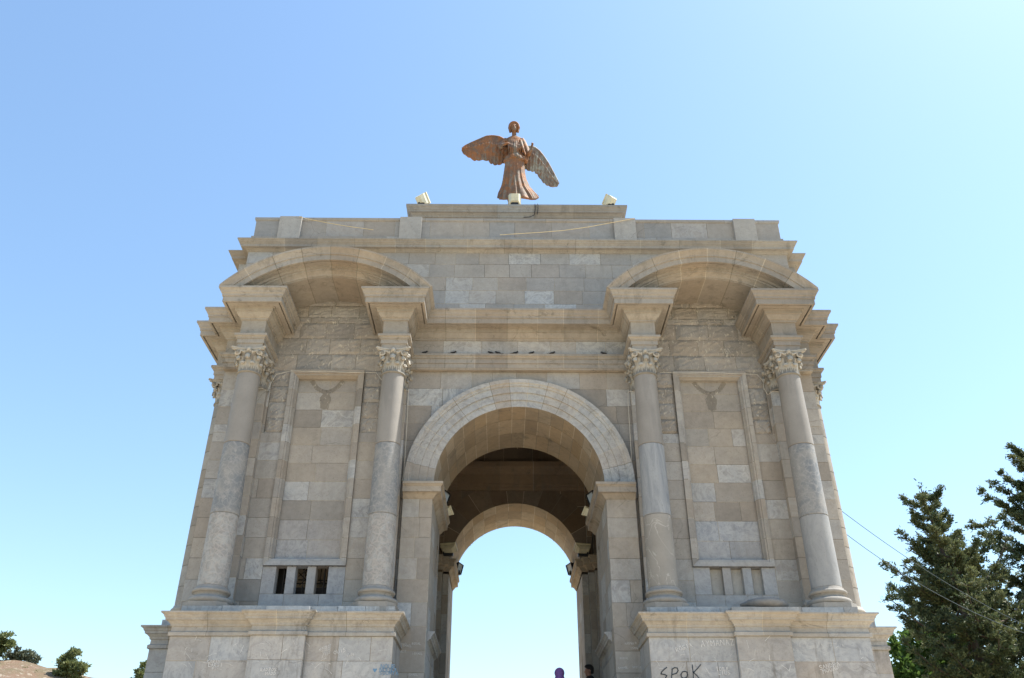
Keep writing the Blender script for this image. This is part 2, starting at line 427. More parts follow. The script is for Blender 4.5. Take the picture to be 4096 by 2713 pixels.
# --- pedestals ------------------------------------------------------
PROF_PED=[(0,1.833),(.02,1.835),(.02,1.868),(.002,1.880),(0,1.925),(.012,1.930),(.016,1.950),(.034,1.968),(.040,1.978),(.058,1.982),(.062,2.004),(.070,2.010),(.078,2.030),(.100,2.045),(.100,2.060),(0,2.064),(-.10,2.066)]
pedx=[1.284,2.155,2.70,3.52,3.957]
for s in (-1,1):
    mb=MB()
    zs=[1.08,1.35,1.597,1.833]
    def F(x0,x1,y,**k):
        a,b=sorted((s*x0,s*x1)); ashlar(mb,front(y),a,b,zs,PAL_LOW,.3,.5,**k)
    F(1.284,2.155,9.05); F(2.155,2.70,8.99); F(2.70,3.52,9.05); F(3.52,3.957,9.70)
    sd=(lambda x,y0,y1,dir_: ashlar(mb,right(x) if dir_>0 else left(x),*( (y0,y1) if dir_>0 else (-y1,-y0)),zs,PAL_LOW,.3,.55))
    sd(s*1.284,9.05,9.80,-s); sd(s*2.155,8.99,9.05,-s); sd(s*2.70,8.99,9.05,s); sd(s*3.52,9.05,9.70,s); sd(s*3.957,9.70,14.35,s)
    mb.box(s*1.30,s*3.50,9.07,9.9,1.09,2.058,pick(PAL_LOW)); mb.box(s*1.40,s*3.94,9.72,14.34,1.09,2.058,pick(PAL_LOW))
    ped=mb.build('pedestal',M['lower'],ARCH)
    mb=MB(); path=[(1.284,9.85),(1.284,9.05),(2.155,9.05),(2.155,8.99),(2.70,8.99),(2.70,9.05),(3.52,9.05),(3.52,9.70),(3.957,9.70),(3.957,14.35)]
    # travel direction must keep the outside on the right hand side
    pth=[(s*x,y) for x,y in path]
    if s<0: pth=pth[::-1]
    mould(mb,pth,PROF_PED,PAL_PEDC,.42)
    mb.build('pedestal_cornice',M['mould'],ped)
    # ledge blocks under the column bases
    mb=MB()
    x=1.30
    while x<3.48:
        x1=min(3.49,x+rng.uniform(.25,.5)); 
        if 3.49-x1<.12: x1=3.49
        mb.box(s*(x+.002),s*(x1-.002),9.135+rng.uniform(-.003,.003),9.9,2.066,2.153+rng.uniform(-.004,.004),pick(PAL_LOW)); x=x1
    mb.box(s*2.16,s*2.60,9.06,9.134,2.066,2.135,pick(PAL_LOW))
    mb.box(s*3.492,s*3.90,9.76,14.2,2.066,2.15,pick(PAL_LOW))
    mb.build('ledge',M['lower'],ped)
# --- main masonry --------------------------------------------------
wall=MB(); frames=[]
zr=[z for z in ZC if z>=2.155]
zrough=[5.265,5.504,5.743,5.977,6.066,6.246,6.42]
for s in (-1,1):
    rough=MB()
    def F(x0,x1,y,zs,pal=PAL_WALL,mbx=wall,**k):
        a,b=sorted((s*x0,s*x1)); ashlar(mbx,front(y),a,b,zs,pal,**k)
    lowz=[2.155,2.36,2.60,2.842,3.08,3.319,3.556,3.797,4.033,4.27]; hiz=[4.27,4.40]; 
    F(2.90,3.75,W,lowz+[4.40]); F(1.36,1.965,W,lowz+[4.40],wmin=.2,wmax=.4)
    F(3.13,3.75,W,[4.40,4.507,4.746,4.99,5.265]); F(1.36,1.73,W,[4.40,4.507,4.746,4.99,5.265])
    F(2.90,3.13,W,[4.40,4.60,4.82,5.04,5.265],PAL_ROUGH,rough,wmin=.5,wmax=.6); F(1.73,1.965,W,[4.40,4.60,4.82,5.04,5.265],PAL_ROUGH,rough,wmin=.5,wmax=.6)
    F(1.965,2.90,W,[2.155,2.44],PAL_BLUE)
    sl=[(2.745,2.628),(2.525,2.396),(2.297,2.158)]
    for a,b in ((2.90,2.745),(2.628,2.525),(2.396,2.297),(2.158,1.965)): F(b,a,W,[2.44,2.75],PAL_BLUE,wmin=.5,wmax=.6)
    F(1.65,3.18,W,zrough,PAL_ROUGH,rough,wmin=.28,wmax=.44)
    rough.build('rough_wall',M['rough'],ARCH)
    # reveals of the three slots
    for a,b in sl:
        c=pick(PAL_LOW)
        for x in (a,b):
            wall.face([(s*x,W,2.44),(s*x,W+.11,2.44),(s*x,W+.11,2.75),(s*x,W,2.75)],c)
        for z in (2.44,2.75): wall.face([(s*a,W,z),(s*b,W,z),(s*b,W+.11,z),(s*a,W+.11,z)],c)
    # inner face of the recessed panel
    F(2.052,2.815,9.885,[2.842,3.08,3.319],PAL_BLUE,wmin=.26,wmax=.42)
    F(2.052,2.815,9.885,[3.319,3.556,3.797,4.033,4.27,4.507,4.746,4.99,5.178],PAL_WALL,wmin=.26,wmax=.42)
    # side walls and the band behind the entablature
    if s>0: ashlar(wall,right(3.75),W,14.35,zr,PAL_WALL)
    else: ashlar(wall,left(-3.75),-14.35,-W,zr,PAL_WALL)
    wall.box(s*3.20,s*3.74,W+.005,W+.1,5.24,6.0); wall.box(s*1.36,s*1.62,W+.005,W+.1,5.24,6.0)
    wall.box(s*3.70,s*3.745,W+.01,14.34,5.25,6.0)
    # pier faces flanking the opening
    zp=[1.08,1.34,1.597,1.819,2.07,2.328,2.578,2.819,3.057,3.293,3.56]
    F(RI,1.36,9.70,zp,wmin=.15,wmax=.4,)
    # outer return of pier face
    c=pick(PAL_WALL); wall.face([(s*1.36,9.70,1.08),(s*1.36,9.81,1.08),(s*1.36,9.81,3.62),(s*1.36,9.70,3.62)],c)
    F(RI,1.36,9.70,[3.56,3.70],wmin=.5,wmax=.6)
    wall.box(s*(RI+.01),s*1.355,9.71,9.79,3.60,3.71)
    # jamb in the passage
    zj=[1.08,1.34,1.62,1.90]; zj2=[2.07,2.328,2.578,2.819,3.057]
    mpj=(right(s*RI) if s<0 else left(s*RI))
    def J(y0,y1,zs,**k): ashlar(wall,mpj,*((y0,y1) if s<0 else (-y1,-y0)),zs,PAL_WALL,**k)
    J(9.70,9.86,zp+[3.62],wmin=.5,wmax=.6); 
    mpj=(right(s*(RI+.0)) if s<0 else left(s*(RI+.0)))
    J(9.86,10.68,zp+[3.62],wmin=.3,wmax=.6); J(10.92,11.02,zp+[3.62],wmin=.3,wmax=.6)
    J(10.68,10.92,[1.08,1.5,1.95,2.45,2.9],wmin=.5,wmax=.6); J(10.68,10.92,[3.30,3.62],wmin=.5,wmax=.6)
    # arched niche in the jamb
    nb=MB(); c=pick(PAL_MOULD); xx=s*RI; xd=s*(RI+.08)
    outl=[(10.70,2.9),(10.92,2.9),(10.92,3.19)]+[(10.81+.11*math.cos(t),3.19+.11*math.sin(t)) for t in [PI*k/8 for k in range(1,8)]]+[(10.70,3.19)]
    m_=len(outl)
    for i in range(m_):
        a,b=outl[i],outl[(i+1)%m_]; wall.face([(xx,a[0],a[1]),(xx,b[0],b[1]),(xd,b[0],b[1]),(xd,a[0],a[1])],c)
    wall.face([(xd,a,b) for a,b in outl],pick(PAL_MOULD))
    top=[(a,b) for a,b in outl[2:]]
    wall.face([(xx,10.92,3.19)]+[(xx,a,b) for a,b in outl[3:7]]+[(xx,10.81,3.30),(xx,10.92,3.30)],c)
    wall.face([(xx,10.70,3.19),(xx,10.70,3.30),(xx,10.81,3.30)]+[(xx,a,b) for a,b in outl[6:10]][0:],c)
# spandrels over the opening
ashlar(wall,front(CW),-1.40,1.40,[3.56,3.797,4.033,4.29,4.522,4.76,5.002,5.24],PAL_WALL,.25,.45,circ=(0,AC,1.22))
# back wall of the whole monument
BW=14.44; AR=3.84; 
ashlar(wall,back(BW+.02),-3.75,-1.02,[2.066]+[z for z in zr if z>2.2],PAL_WALL); ashlar(wall,back(BW+.02),1.02,3.75,[2.066]+[z for z in zr if z>2.2],PAL_WALL)
ashlar(wall,back(BW+.02),-1.02,1.02,[3.84,4.1,4.35,4.6,4.85,5.265],PAL_WALL,circ=(0,3.735,1.025))
wall.build('wall',M['ashlar'],ARCH)
# --- vault of the front arch ---------------------------------------
mb=MB(); ys=[9.75,10.12,10.55,11.02]
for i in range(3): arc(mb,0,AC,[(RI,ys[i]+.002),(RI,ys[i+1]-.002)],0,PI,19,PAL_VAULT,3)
for s in (-1,1):
    mb.face([(s*RI,9.75,3.60),(s*RI,11.02,3.60),(s*RI,11.02,3.73),(s*RI,9.75,3.73)],pick(PAL_MOULD))
mb.build('vault',M['mould'],ARCH)
# --- archivolt ------------------------------------------------------
mb=MB()
arc(mb,0,AC,[(RI,9.76),(RI,9.742),(1.10,9.742),(1.102,9.724),(1.195,9.724),(1.197,9.706),(1.280,9.706),(1.284,9.692),(1.305,9.688),(1.318,9.672),(RO,9.668),(RO,9.80)],0,PI,17,PAL_MARB,5)
for s in (-1,1):   # stilts
    for a,b,y in ((RI,1.10,9.742),(1.10,1.197,9.724),(1.197,1.282,9.706),(1.282,RO,9.670)):
        mb.box(s*a,s*b,y,9.80,3.60,3.722,(.43,.43,.43,.6))
mb.build('archivolt',M['ashlar'],ARCH)
# --- imposts --------------------------------------------------------
PROF_IMP=[(0,3.515),(.010,3.52),(.020,3.53),(.045,3.560),(.060,3.572),(.098,3.575),(.100,3.640),(.108,3.645),(.112,3.655),(.125,3.662),(.125,3.690),(0,3.692)]
PJ=[(o*1.05,z) for o,z in PROF_PED]
for s in (-1,1):
    mb=MB(); pth=[(-1.36,9.70),(-RI,9.70),(-RI,11.05)]
    if s>0: pth=[(RI,11.05),(RI,9.70),(1.36,9.70)]
    mould(mb,pth,PROF_IMP,PAL_MOULD,.5); mb.build('impost',M['mould'],ARCH)
    mb=MB(); pth=[(-RI-.02,9.90),(-RI-.02,11.05)] if s<0 else [(RI+.02,11.05),(RI+.02,9.90)]
    mould(mb,pth,PROF_PED,PAL_LOW,.6); mb.build('jamb_cornice',M['lower'],ARCH)
# --- inner hall and rear arch ---------------------------------------
hall=MB()
RY=13.3; zh=[1.08,1.34,1.62,1.90,2.18,2.46,2.74,3.02,3.30,3.62]
for s in (-1,1):
    for x0,x1,y in ((1.02,1.113,RY),(1.113,1.205,RY-.11),(1.205,1.60,RY-.22)):
        a,b=sorted((s*x0,s*x1)); off=(RY-y)*.3
        ashlar(hall,front(y),a,b,[z+(0 if z in(1.08,3.62) else off) for z in zh],PAL_WALL,wmin=.3,wmax=.6)
        if x0>1.05: hall.box(s*x0,s*(x0+.004),y,y+.11,1.08,3.62,pick(PAL_WALL))
    for x0,x1,y in ((1.113,1.205,RY-.05),(1.205,1.60,RY-.12)):
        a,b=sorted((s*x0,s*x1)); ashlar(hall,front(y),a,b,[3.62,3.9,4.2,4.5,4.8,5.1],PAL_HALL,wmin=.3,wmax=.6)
        hall.box(s*x0,s*(x0+.004),y,RY+.01,3.62,5.1,pick(PAL_WALL))
    # jambs of rear arch, side walls of hall, back faces of the front wall
    mp=(right(s*1.02) if s<0 else left(s*1.02)); u=(RY,BW) if s<0 else (-BW,-RY)
    ashlar(hall,mp,*u,zh,PAL_WALL,.25,.5)
    mp=(right(s*1.6) if s<0 else left(s*1.6)); u=(11.02,RY) if s<0 else (-RY,-11.02)
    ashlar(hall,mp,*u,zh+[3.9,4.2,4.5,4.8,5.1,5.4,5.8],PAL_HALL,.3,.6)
    a,b=sorted((s*RI,s*1.6)); ashlar(hall,back(11.02),a,b,zh,PAL_WALL,.3,.6)
    # tall arched recess on the rear jamb: flat face, its shade painted darker
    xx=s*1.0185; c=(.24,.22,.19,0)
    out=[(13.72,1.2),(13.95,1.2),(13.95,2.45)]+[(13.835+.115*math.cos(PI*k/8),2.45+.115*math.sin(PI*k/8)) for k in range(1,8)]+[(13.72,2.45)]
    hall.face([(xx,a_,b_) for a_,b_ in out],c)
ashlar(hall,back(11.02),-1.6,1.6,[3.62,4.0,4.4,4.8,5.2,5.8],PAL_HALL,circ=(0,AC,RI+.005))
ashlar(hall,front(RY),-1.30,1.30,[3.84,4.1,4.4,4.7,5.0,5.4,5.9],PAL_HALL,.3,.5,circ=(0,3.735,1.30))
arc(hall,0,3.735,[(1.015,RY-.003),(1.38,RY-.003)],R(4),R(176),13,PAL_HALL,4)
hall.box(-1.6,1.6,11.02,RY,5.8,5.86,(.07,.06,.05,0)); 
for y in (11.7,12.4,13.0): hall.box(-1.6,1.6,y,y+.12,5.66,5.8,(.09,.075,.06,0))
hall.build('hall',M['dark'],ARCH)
mb=MB(); ys=[RY,13.68,14.06,BW+.02]
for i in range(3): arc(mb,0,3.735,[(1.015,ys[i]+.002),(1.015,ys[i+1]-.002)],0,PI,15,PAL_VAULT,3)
mb.build('rear_vault',M['mould'],ARCH)
mb=MB()
mould(mb,[(-1.6,RY),(1.6,RY)],[(0,4.955),(.03,4.96),(.03,5.01),(.04,5.015),(.04,5.055),(.06,5.06),(.06,5.22),(.09,5.25),(.13,5.29),(.15,5.33),(.15,5.41),(0,5.415)],PAL_HALLC,.7); mb.build('hall_cornice',M['mould'],ARCH)
PR=[(o,z+.14) for o,z in PROF_IMP]
for s in (-1,1):
    pth=[(1.02,BW+.02),(1.02,RY),(1.113,RY),(1.113,RY-.11),(1.205,RY-.11),(1.205,RY-.22),(1.6,RY-.22)]
    pth=[(s*x,y) for x,y in pth]
    if s<0: pth=pth[::-1]
    mb=MB(); mould(mb,pth,[(o*.85,z) for o,z in PR],PAL_VAULT,.5); mb.build('rear_impost',M['mould'],ARCH)
# --- panel frames ---------------------------------------------------
for s in (-1,1):
    mb=MB(); m_=[(0,0),(.0,-.030),(.052,-.030),(.056,-.016),(.074,-.016),(.080,.000),(.090,.030),(.096,.034),(.096,.090)]  # (inward, y)
    x0,x1,z0,z1=1.965,2.90,2.755,5.262
    rings=[[ (s*(x0+i),W+d,z0+i) for i,d in m_],[(s*(x1-i),W+d,z0+i) for i,d in m_],[(s*(x1-i),W+d,z1-i) for i,d in m_],[(s*(x0+i),W+d,z1-i) for i,d in m_]]
    for k in range(4):
        A,B=rings[k],rings[(k+1)%4]
        if k in (1,3):   # upright: cut into courses
            zz=[z0]+[2.842,3.08,3.319,3.556,3.797,4.033,4.27,4.507,4.746,4.99]+[z1]
            for t in range(len(zz)-1):
                c=pick(PAL_WALL)
                for e in range(len(m_)-1):
                    def pt(q,z):
                        i,d=m_[q]; x=(x1-i) if k==1 else (x0+i); return (s*x,W+d,min(max(z,z0+i),z1-i))
                    a0,a1=zz[t]+.003,zz[t+1]-.003
                    mb.face([pt(e,a0),pt(e+1,a0),pt(e+1,a1),pt(e,a1)],c)
                    mb.face([pt(e,a1),pt(e+1,a1),pt(e+1,a1+.006),pt(e,a1+.006)],mortar())
        else:
            c=pick(PAL_LOW if k==0 else PAL_WALL)
            for e in range(len(m_)-1): mb.face([A[e],B[e],B[e+1],A[e+1]],c)
    pf=mb.build('panel_frame',M['ashlar'],ARCH)
# windows: left open slots with iron, right slots walled up
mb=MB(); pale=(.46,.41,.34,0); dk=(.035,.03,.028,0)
mb.face([(-2.80,10.33,2.20),(-2.10,10.33,2.20),(-2.10,10.33,2.95),(-2.80,10.33,2.95)],pale)
for x in (-2.82,-2.08): mb.face([(x,W+.11,2.2),(x,10.33,2.2),(x,10.33,2.95),(x,W+.11,2.95)],pale)
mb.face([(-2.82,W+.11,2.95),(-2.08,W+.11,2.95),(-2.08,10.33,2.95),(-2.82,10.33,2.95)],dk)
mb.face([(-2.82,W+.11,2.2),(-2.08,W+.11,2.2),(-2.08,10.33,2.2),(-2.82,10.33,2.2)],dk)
cw=mb.build('window_chamber',M['ashlar'],ARCH)
sl=[(-2.745,-2.628),(-2.525,-2.396),(-2.297,-2.158)]
for i,(a,b) in enumerate(sl):
    mb=MB(); xm=(a+b)/2
    mb.tube([(xm+.012,W+.09,2.44),(xm+.012,W+.09,2.75)],.0055,6)
    y=10.05
    mb.tube([(a-.05,y,2.62),(b+.06,y,2.62)],.007,4); mb.tube([(a-.05,y,2.85),(b+.06,y,2.85)],.022,4)
    mb.box(a-.05,b+.06,y-.005,y+.02,2.3,2.575 if i else 2.545)
    if i==0:
        mb.tube([(b,y,2.83),(a+.02,y,2.63)],.009,4); mb.tube([(xm,y,2.83),(b+.03,y,2.70)],.005,4)
        mb.box(a-.05,a+.045,y-.004,y+.02,2.5,2.85)
    elif i==1:
        for p,q in (((a,2.83),(b,2.62)),((b,2.84),(a-.02,2.70)),((a-.02,2.745),(xm+.01,2.66)),((xm,2.83),(xm-.005,2.70)),((b-.01,2.84),(b-.01,2.58)),((a,2.60),(xm-.01,2.655)),((xm,2.655),(b,2.60))):
            mb.tube([(p[0],y,p[1]),(q[0],y,q[1])],.006,4)
        mb.tube([(a-.02,y+.01,2.665),(b,y+.01,2.665)],.007,4)
    else:
        for p,q in (((a+.01,2.84),(a+.01,2.58)),((b-.015,2.84),(b-.015,2.58)),((a,2.78),(xm,2.84)),((b,2.83),(xm+.02,2.70)),((xm-.01,2.84),(xm-.01,2.58)),((a+.01,2.65),(xm,2.59))):
            mb.tube([(p[0],y,p[1]),(q[0],y,q[1])],.006,4)
        mb.tube([(a-.02,y+.01,2.66),(b,y+.01,2.66)],.007,4)
    mb.build('window_grille',M['iron'],ARCH)
for (a,b) in sl:
    mb=MB(); mb.box(-b,-a,W+.06,W+.11,2.441,2.742,(.36,.345,.32,.1)); mb.build('window_infill',M['ashlar'],ARCH)
# --- columns --------------------------------------------------------
def leaf(mb,cx,cy,ang,r0,z0,h,w,out,col,curl=.4):
    """one acanthus leaf: rises on the bell, curls out and over"""
    ca,sa=math.cos(ang),math.sin(ang); nu,nv=6,10; rows=[]
    for j in range(nv+1):
        t=j/nv
        if t<.7: rr=r0+out*.25*(t/.7)**2; z=z0+h*(t/.7)*.9
        else:
            th=(t-.7)/.3*PI*1.05; q=h*.17
            rr=r0+out*.25+out*.45*(1-math.cos(th))*.9; z=z0+h*.9+q*math.sin(th)-(q*.5 if th>PI*.8 else 0)
        ww=w*(.62+.38*math.sin(min(1,t*1.25)*PI*.6))*(1 if t<.8 else 1-(t-.8)*1.6)
        row=[]
        for i in range(nu+1):
            s_=(i/nu-.5)*2
            rad=rr-.10*w*s_*s_*4*.4+(.006*math.cos(s_*PI*2.5) if t<.75 else 0)
            tx=s_*ww*.5
            row.append((cx+ca*rad-sa*tx,cy+sa*rad+ca*tx,z-.02*h*s_*s_))
        rows.append(row)
    mb.grid(rows,col=col)
    # heavy rolled tip
    rr=r0+out*.62
    rot=Matrix.Rotation(ang,3,'Z')
    mb.ell((cx+ca*rr,cy+sa*rr,z0+h*.93),(out*.42,w*.36,h*.19),10,7,rot,col)
def spiral(mb,c,ex,ez,r,rt,col,turns=1.6,flip=1):
    pts=[];rad=[]
    for k in range(26):
        t=k/25; a=flip*(PI*.5)+flip*t*turns*2*PI; rr=r*(1-.86*t)
        p=Vector(c)+Vector(ex)*math.cos(a)*rr+Vector((0,0,1))*math.sin(a)*rr
        pts.append(tuple(p)); rad.append(rt*(1-.4*t))
    mb.tube(pts,rad,6,col)
def capital(cx,cy,z0,z1,r,parent,half=False,sx=1.):
    mb=MB(); H=z1-z0; c1=(.40,.38,.34,.2); c2=(.36,.345,.31,.2); c3=(.22,.205,.18,.1)  # last tone is darker, painting the shade of the hollows into bell and volutes
    mb.lathe(cx,cy,[(r,z0-.012),(r+.012,z0-.008),(r+.016,z0+.002),(r+.012,z0+.012),(r+.002,z0+.016),(r*.98,z0+.03),(r*.96,z0+H*.4),(r*1.02,z0+H*.65),(r*1.28,z0+H*.84),(r*1.3,z0+H*.88)],28,c3)
    for k in range(8): leaf(mb,cx,cy,2*PI*k/8+PI/8,r*.97,z0+.015,H*.34,r*.62,r*.32,rng.choice((c1,c2)))
    for k in range(8): leaf(mb,cx,cy,2*PI*k/8,r*.98,z0+.015,H*.60,r*.60,r*.50,rng.choice((c1,c2)))
    for k in range(4): leaf(mb,cx,cy,2*PI*k/4+PI/4,r*1.0,z0+.06,H*.70,r*.70,r*.66,c2)
    a=.205*r/.135
    for k in range(4):
        t=2*PI*k/4+PI/4; d=Vector((math.cos(t),math.sin(t),0)); e=Vector((-math.sin(t),math.cos(t),0))
        tip=Vector((cx,cy,z0+H*.80))+d*(a*1.13)
        for q in (-1,1):
            # each corner volute shows on both neighbouring faces
            f=(d*.72+e*q*.70).normalized(); tang=(d*.70-e*q*.72).normalized()
            c=tip+f*.016-d*.035
            spiral(mb,tuple(c),tuple(tang),None,.043*r/.135,.012*r/.135,c1,1.7,1)
            mb.ell(tuple(c-f*.008),(.034,.034,.036),8,6,None,c3)
            st=Vector((cx,cy,z0+H*.58))+(d*.55+e*q*.5)*r*1.25
            md=Vector((cx,cy,z0+H*.82))+(d*.85+e*q*.42)*r*1.25
            mb.tube([tuple(st),tuple((st+md)/2+Vector((0,0,.01))),tuple(md),tuple(c+tang*(-.01)+Vector((0,0,.036)))],[.010,.012,.013,.012],6,c1)
        # fleuron and helices in mid face
        t2=2*PI*k/4; d2=Vector((math.cos(t2),math.sin(t2),0)); e2=Vector((-math.sin(t2),math.cos(t2),0))
        f0=Vector((cx,cy,z0+H*.93))+d2*(a*.80)
        mb.ell(tuple(f0),(.030,.030,.030),8,6,None,c1)
        for q in (-1,1): mb.ell(tuple(f0+e2*q*.020+Vector((0,0,-.022))),(.016,.016,.016),6,5,None,c2); mb.ell(tuple(f0+e2*q*.045+Vector((0,0,-.03))-d2*.01),(.017,.017,.019),6,5,None,c1)
        mb.tube([tuple(Vector((cx,cy,z0+H*.5))+d2*r*1.05+e2*.03),tuple(Vector((cx,cy,z0+H*.8))+d2*r*1.15+e2*.035)],.007,5,c3)
        mb.tube([tuple(Vector((cx,cy,z0+H*.5))+d2*r*1.05-e2*.03),tuple(Vector((cx,cy,z0+H*.8))+d2*r*1.15-e2*.035)],.007,5,c3)
    # abacus with concave sides
    for zz0,zz1,sc in ((z0+H*.885,z0+H*.94,.97),(z0+H*.94,z1-.001,1.03)):
        ring=[]
        for k in range(4):
            t=2*PI*k/4; d2=Vector((math.cos(t),math.sin(t),0)); e2=Vector((-math.sin(t),math.cos(t),0))
            for i in range(9):
                u=-1+2*i/8; uu=u*.93
                p=Vector((cx,cy,0))+(d2*(a*(.74+.26*abs(u)**2.2))+e2*a*uu)*sc
                ring.append(p)
        lo=[(p.x,p.y,zz0) for p in ring]; hi=[(p.x,p.y,zz1) for p in ring]
        mb.grid([lo,hi],closeu=True,smooth=False,col=c1)
        mb.face(lo[::-1],c1); mb.face(hi,c1)
    return mb.build('capital',M['cap'],parent)
KIND={-2:('breccia_light','breccia','plain'),-1:('breccia_light','breccia','plain'),1:('veined','banded','plain'),2:('grey','breccia','plain')}
LBL={-2:'outer left column with mottled lower drums',-1:'inner left column with mottled lower drums',1:'inner right column with white veined brown bottom drum',2:'outer right column with smooth grey drums'}
def rad(z):   # entasis
    t=(z-2.40)/(4.945-2.40); return .160-.025*max(0,t)**1.5
for key in (-2,-1,1,2):
    s=1 if key>0 else -1; cx=s*COLX[abs(key)-1]
    zz=[(2.395,3.188),(3.188,4.037),(4.037,4.948)]; col=None
    for i,(a,b) in enumerate(zz):
        mb=MB(); pr=[(rad(a)-.004,a+.001),(rad(a)+(.002 if i else 0),a+.006)]+[(rad(a+(b-a)*t),a+(b-a)*t) for t in (.25,.5,.75)]+[(rad(b),b-.006),(rad(b)-.006,b)]
        mb.lathe(cx,CY,pr[1:-1],64); mb.lathe(cx,CY,pr[:2],64); mb.lathe(cx,CY,pr[-2:],64)
        mb.face([(cx+(rad(b)-.006)*math.cos(2*PI*k/24),CY+(rad(b)-.006)*math.sin(2*PI*k/24),b) for k in range(24)])
        o=mb.build('column' if i==0 else 'drum',M['d_'+KIND[key][i]],ARCH if i==0 else col)
        if i==0: col=o; o['label']=LBL[key]
    mb=MB(); c=(.27,.255,.235,.1)
    def torus(zc,rc,rt): return [(rc+rt*math.cos(t),zc+rt*math.sin(t)) for t in [R(d) for d in range(-90,91,18)]]
    mb.lathe(cx,CY,[(.20,2.205)]+torus(2.240,.202,.032)+[(.192,2.275),(.180,2.282),(.170,2.298),(.172,2.312),(.184,2.318)]+torus(2.340,.180,.021)+[(.172,2.364),(.172,2.382),(.160,2.396)],48,c)
    w_=.232
    ch=.09
    pl=[(-w_,-w_+ch),(-w_+ch,-w_),(w_-ch,-w_),(w_,-w_+ch),(w_,w_-ch),(w_-ch,w_),(-w_+ch,w_),(-w_,w_-ch)]
    lo=[(cx+a,CY+b,2.150) for a,b in pl]; hi=[(cx+a,CY+b,2.206) for a,b in pl]
    mb.grid([lo,hi],closeu=True,smooth=False,col=c); mb.face(hi,c)
    mb.build('base',M['cap'],col)
    capital(cx,CY,4.955,5.262,.135,col)
# --- pilasters ------------------------------------------------------
for s in (-1,1):
    for x in COLX:
        mb=MB(); cx=s*x; h=.135
        zz=[2.155]+[2.36,2.60,2.842,3.08,3.319,3.556,3.797,4.033,4.27,4.507,4.746,4.96]
        ashlar(mb,front(W-.085),cx-h,cx+h,zz,PAL_WALL,wmin=.5,wmax=.6)
        for q,mp in ((-1,left(cx-h)),(1,right(cx+h))):
            u=(-W,-(W-.085)) if q<0 else (W-.085,W); ashlar(mb,mp,*u,zz,PAL_WALL,wmin=.5,wmax=.6)
        p=mb.build('pilaster',M['ashlar'],ARCH)
        mb=MB(); c=(.40,.38,.34,.2)
        mould(mb,[(cx-h,W),(cx-h,W-.085),(cx+h,W-.085),(cx+h,W)],[(.045,2.156),(.045,2.20),(.032,2.205),(.040,2.23),(.030,2.26),(.012,2.275),(.012,2.30),(.024,2.31),(.024,2.335),(.006,2.345),(0,2.37)],[((.40,.38,.34),.2,1)],9); mb.build('base',M['cap'],p)
        capital(cx,W-.02,4.955,5.262,.128,p)
    # engaged round columns on the flanks
    for y0 in (10.05,13.95):
        cx_,cy_=s*3.808,y0+.18; prev=None
        zz=[2.385,2.60,2.842,3.08,3.319,3.556,3.797,4.033,4.27,4.507,4.746,4.955]
        mb=MB()
        for k in range(len(zz)-1):
            c=pick(PAL_MOULD); ra=.156-.018*max(0,(zz[k]-2.4)/2.55)**1.5; rb=.156-.018*((zz[k+1]-2.4)/2.55)**1.5
            mb.lathe(cx_,cy_,[(ra,zz[k]+.004),(rb,zz[k+1]-.004)],48,c); mb.lathe(cx_,cy_,[(rb-.004,zz[k+1]-.004),(rb-.004,zz[k+1]+.004)],48,MORT_D)
        p=mb.build('side_column',M['ashlar'],ARCH)
        mb=MB(); c=(.36,.335,.29,.1)
        mb.lathe(cx_,cy_,[(.215,2.15),(.215,2.185),(.225,2.20),(.228,2.215),(.222,2.235),(.200,2.25),(.175,2.275),(.172,2.30),(.180,2.31),(.192,2.325),(.190,2.345),(.178,2.36),(.165,2.365),(.165,2.385),(.155,2.39)],48,c); mb.build('base',M['cap'],p)
        capital(cx_,cy_,4.955,5.262,.138,p)
# --- entablature ----------------------------------------------------
PROF_ENT=[(-.012,5.262),(.002,5.262),(.002,5.325),(.014,5.325),(.014,5.388),(.026,5.388),(.028,5.404),(.042,5.416),(.050,5.418),(.050,5.446),(.000,5.450),(.000,5.655),(.016,5.657),(.018,5.680),(.034,5.688),(.060,5.725),(.066,5.745),(.082,5.748),(.086,5.790),(.104,5.792),(.104,5.802),(.168,5.802),(.170,5.828),(.183,5.828),(.185,5.798),(.214,5.798),(.214,5.872),(.226,5.874),(.226,5.890),(.230,5.905),(.240,5.915),(.248,5.940),(.262,5.962),(.270,5.966),(.270,5.993),(.0,6.0)]
hb=.150; FY=9.22; FC=9.712
ent=MB()
x1=COLX[0]; x2=COLX[1]
mould(ent,[(-x1-hb,9.86),(-x1-hb,FY),(-x1+hb,FY),(-x1+hb,FC),(x1-hb,FC),(x1-hb,FY),(x1+hb,FY),(x1+hb,9.86)],PROF_ENT,PAL_MOULD,.42)
for s in (-1,1): ent.box(s*(x1-hb+.006),s*(x1+hb-.006),FY+.006,9.90,5.264,5.992,pick(PAL_MOULD))
ent.box(-x1+hb,x1-hb,FC+.006,9.95,5.242,5.995,pick(PAL_MOULD))
ent.build('central_entablature',M['mould'],ARCH)
mb=MB()
op=[(x2-hb,9.86),(x2-hb,FY),(x2+hb,FY),(x2+hb,FC),(3.755,FC),(3.755,10.05),(3.962,10.05),(3.962,10.41),(3.755,10.41),(3.755,13.95),(3.962,13.95),(3.962,14.31),(3.755,14.31),(3.755,14.55)]
loop=op+[(-x,y) for x,y in op[::-1]]
mould(mb,loop,PROF_ENT,PAL_MOULD,.5)
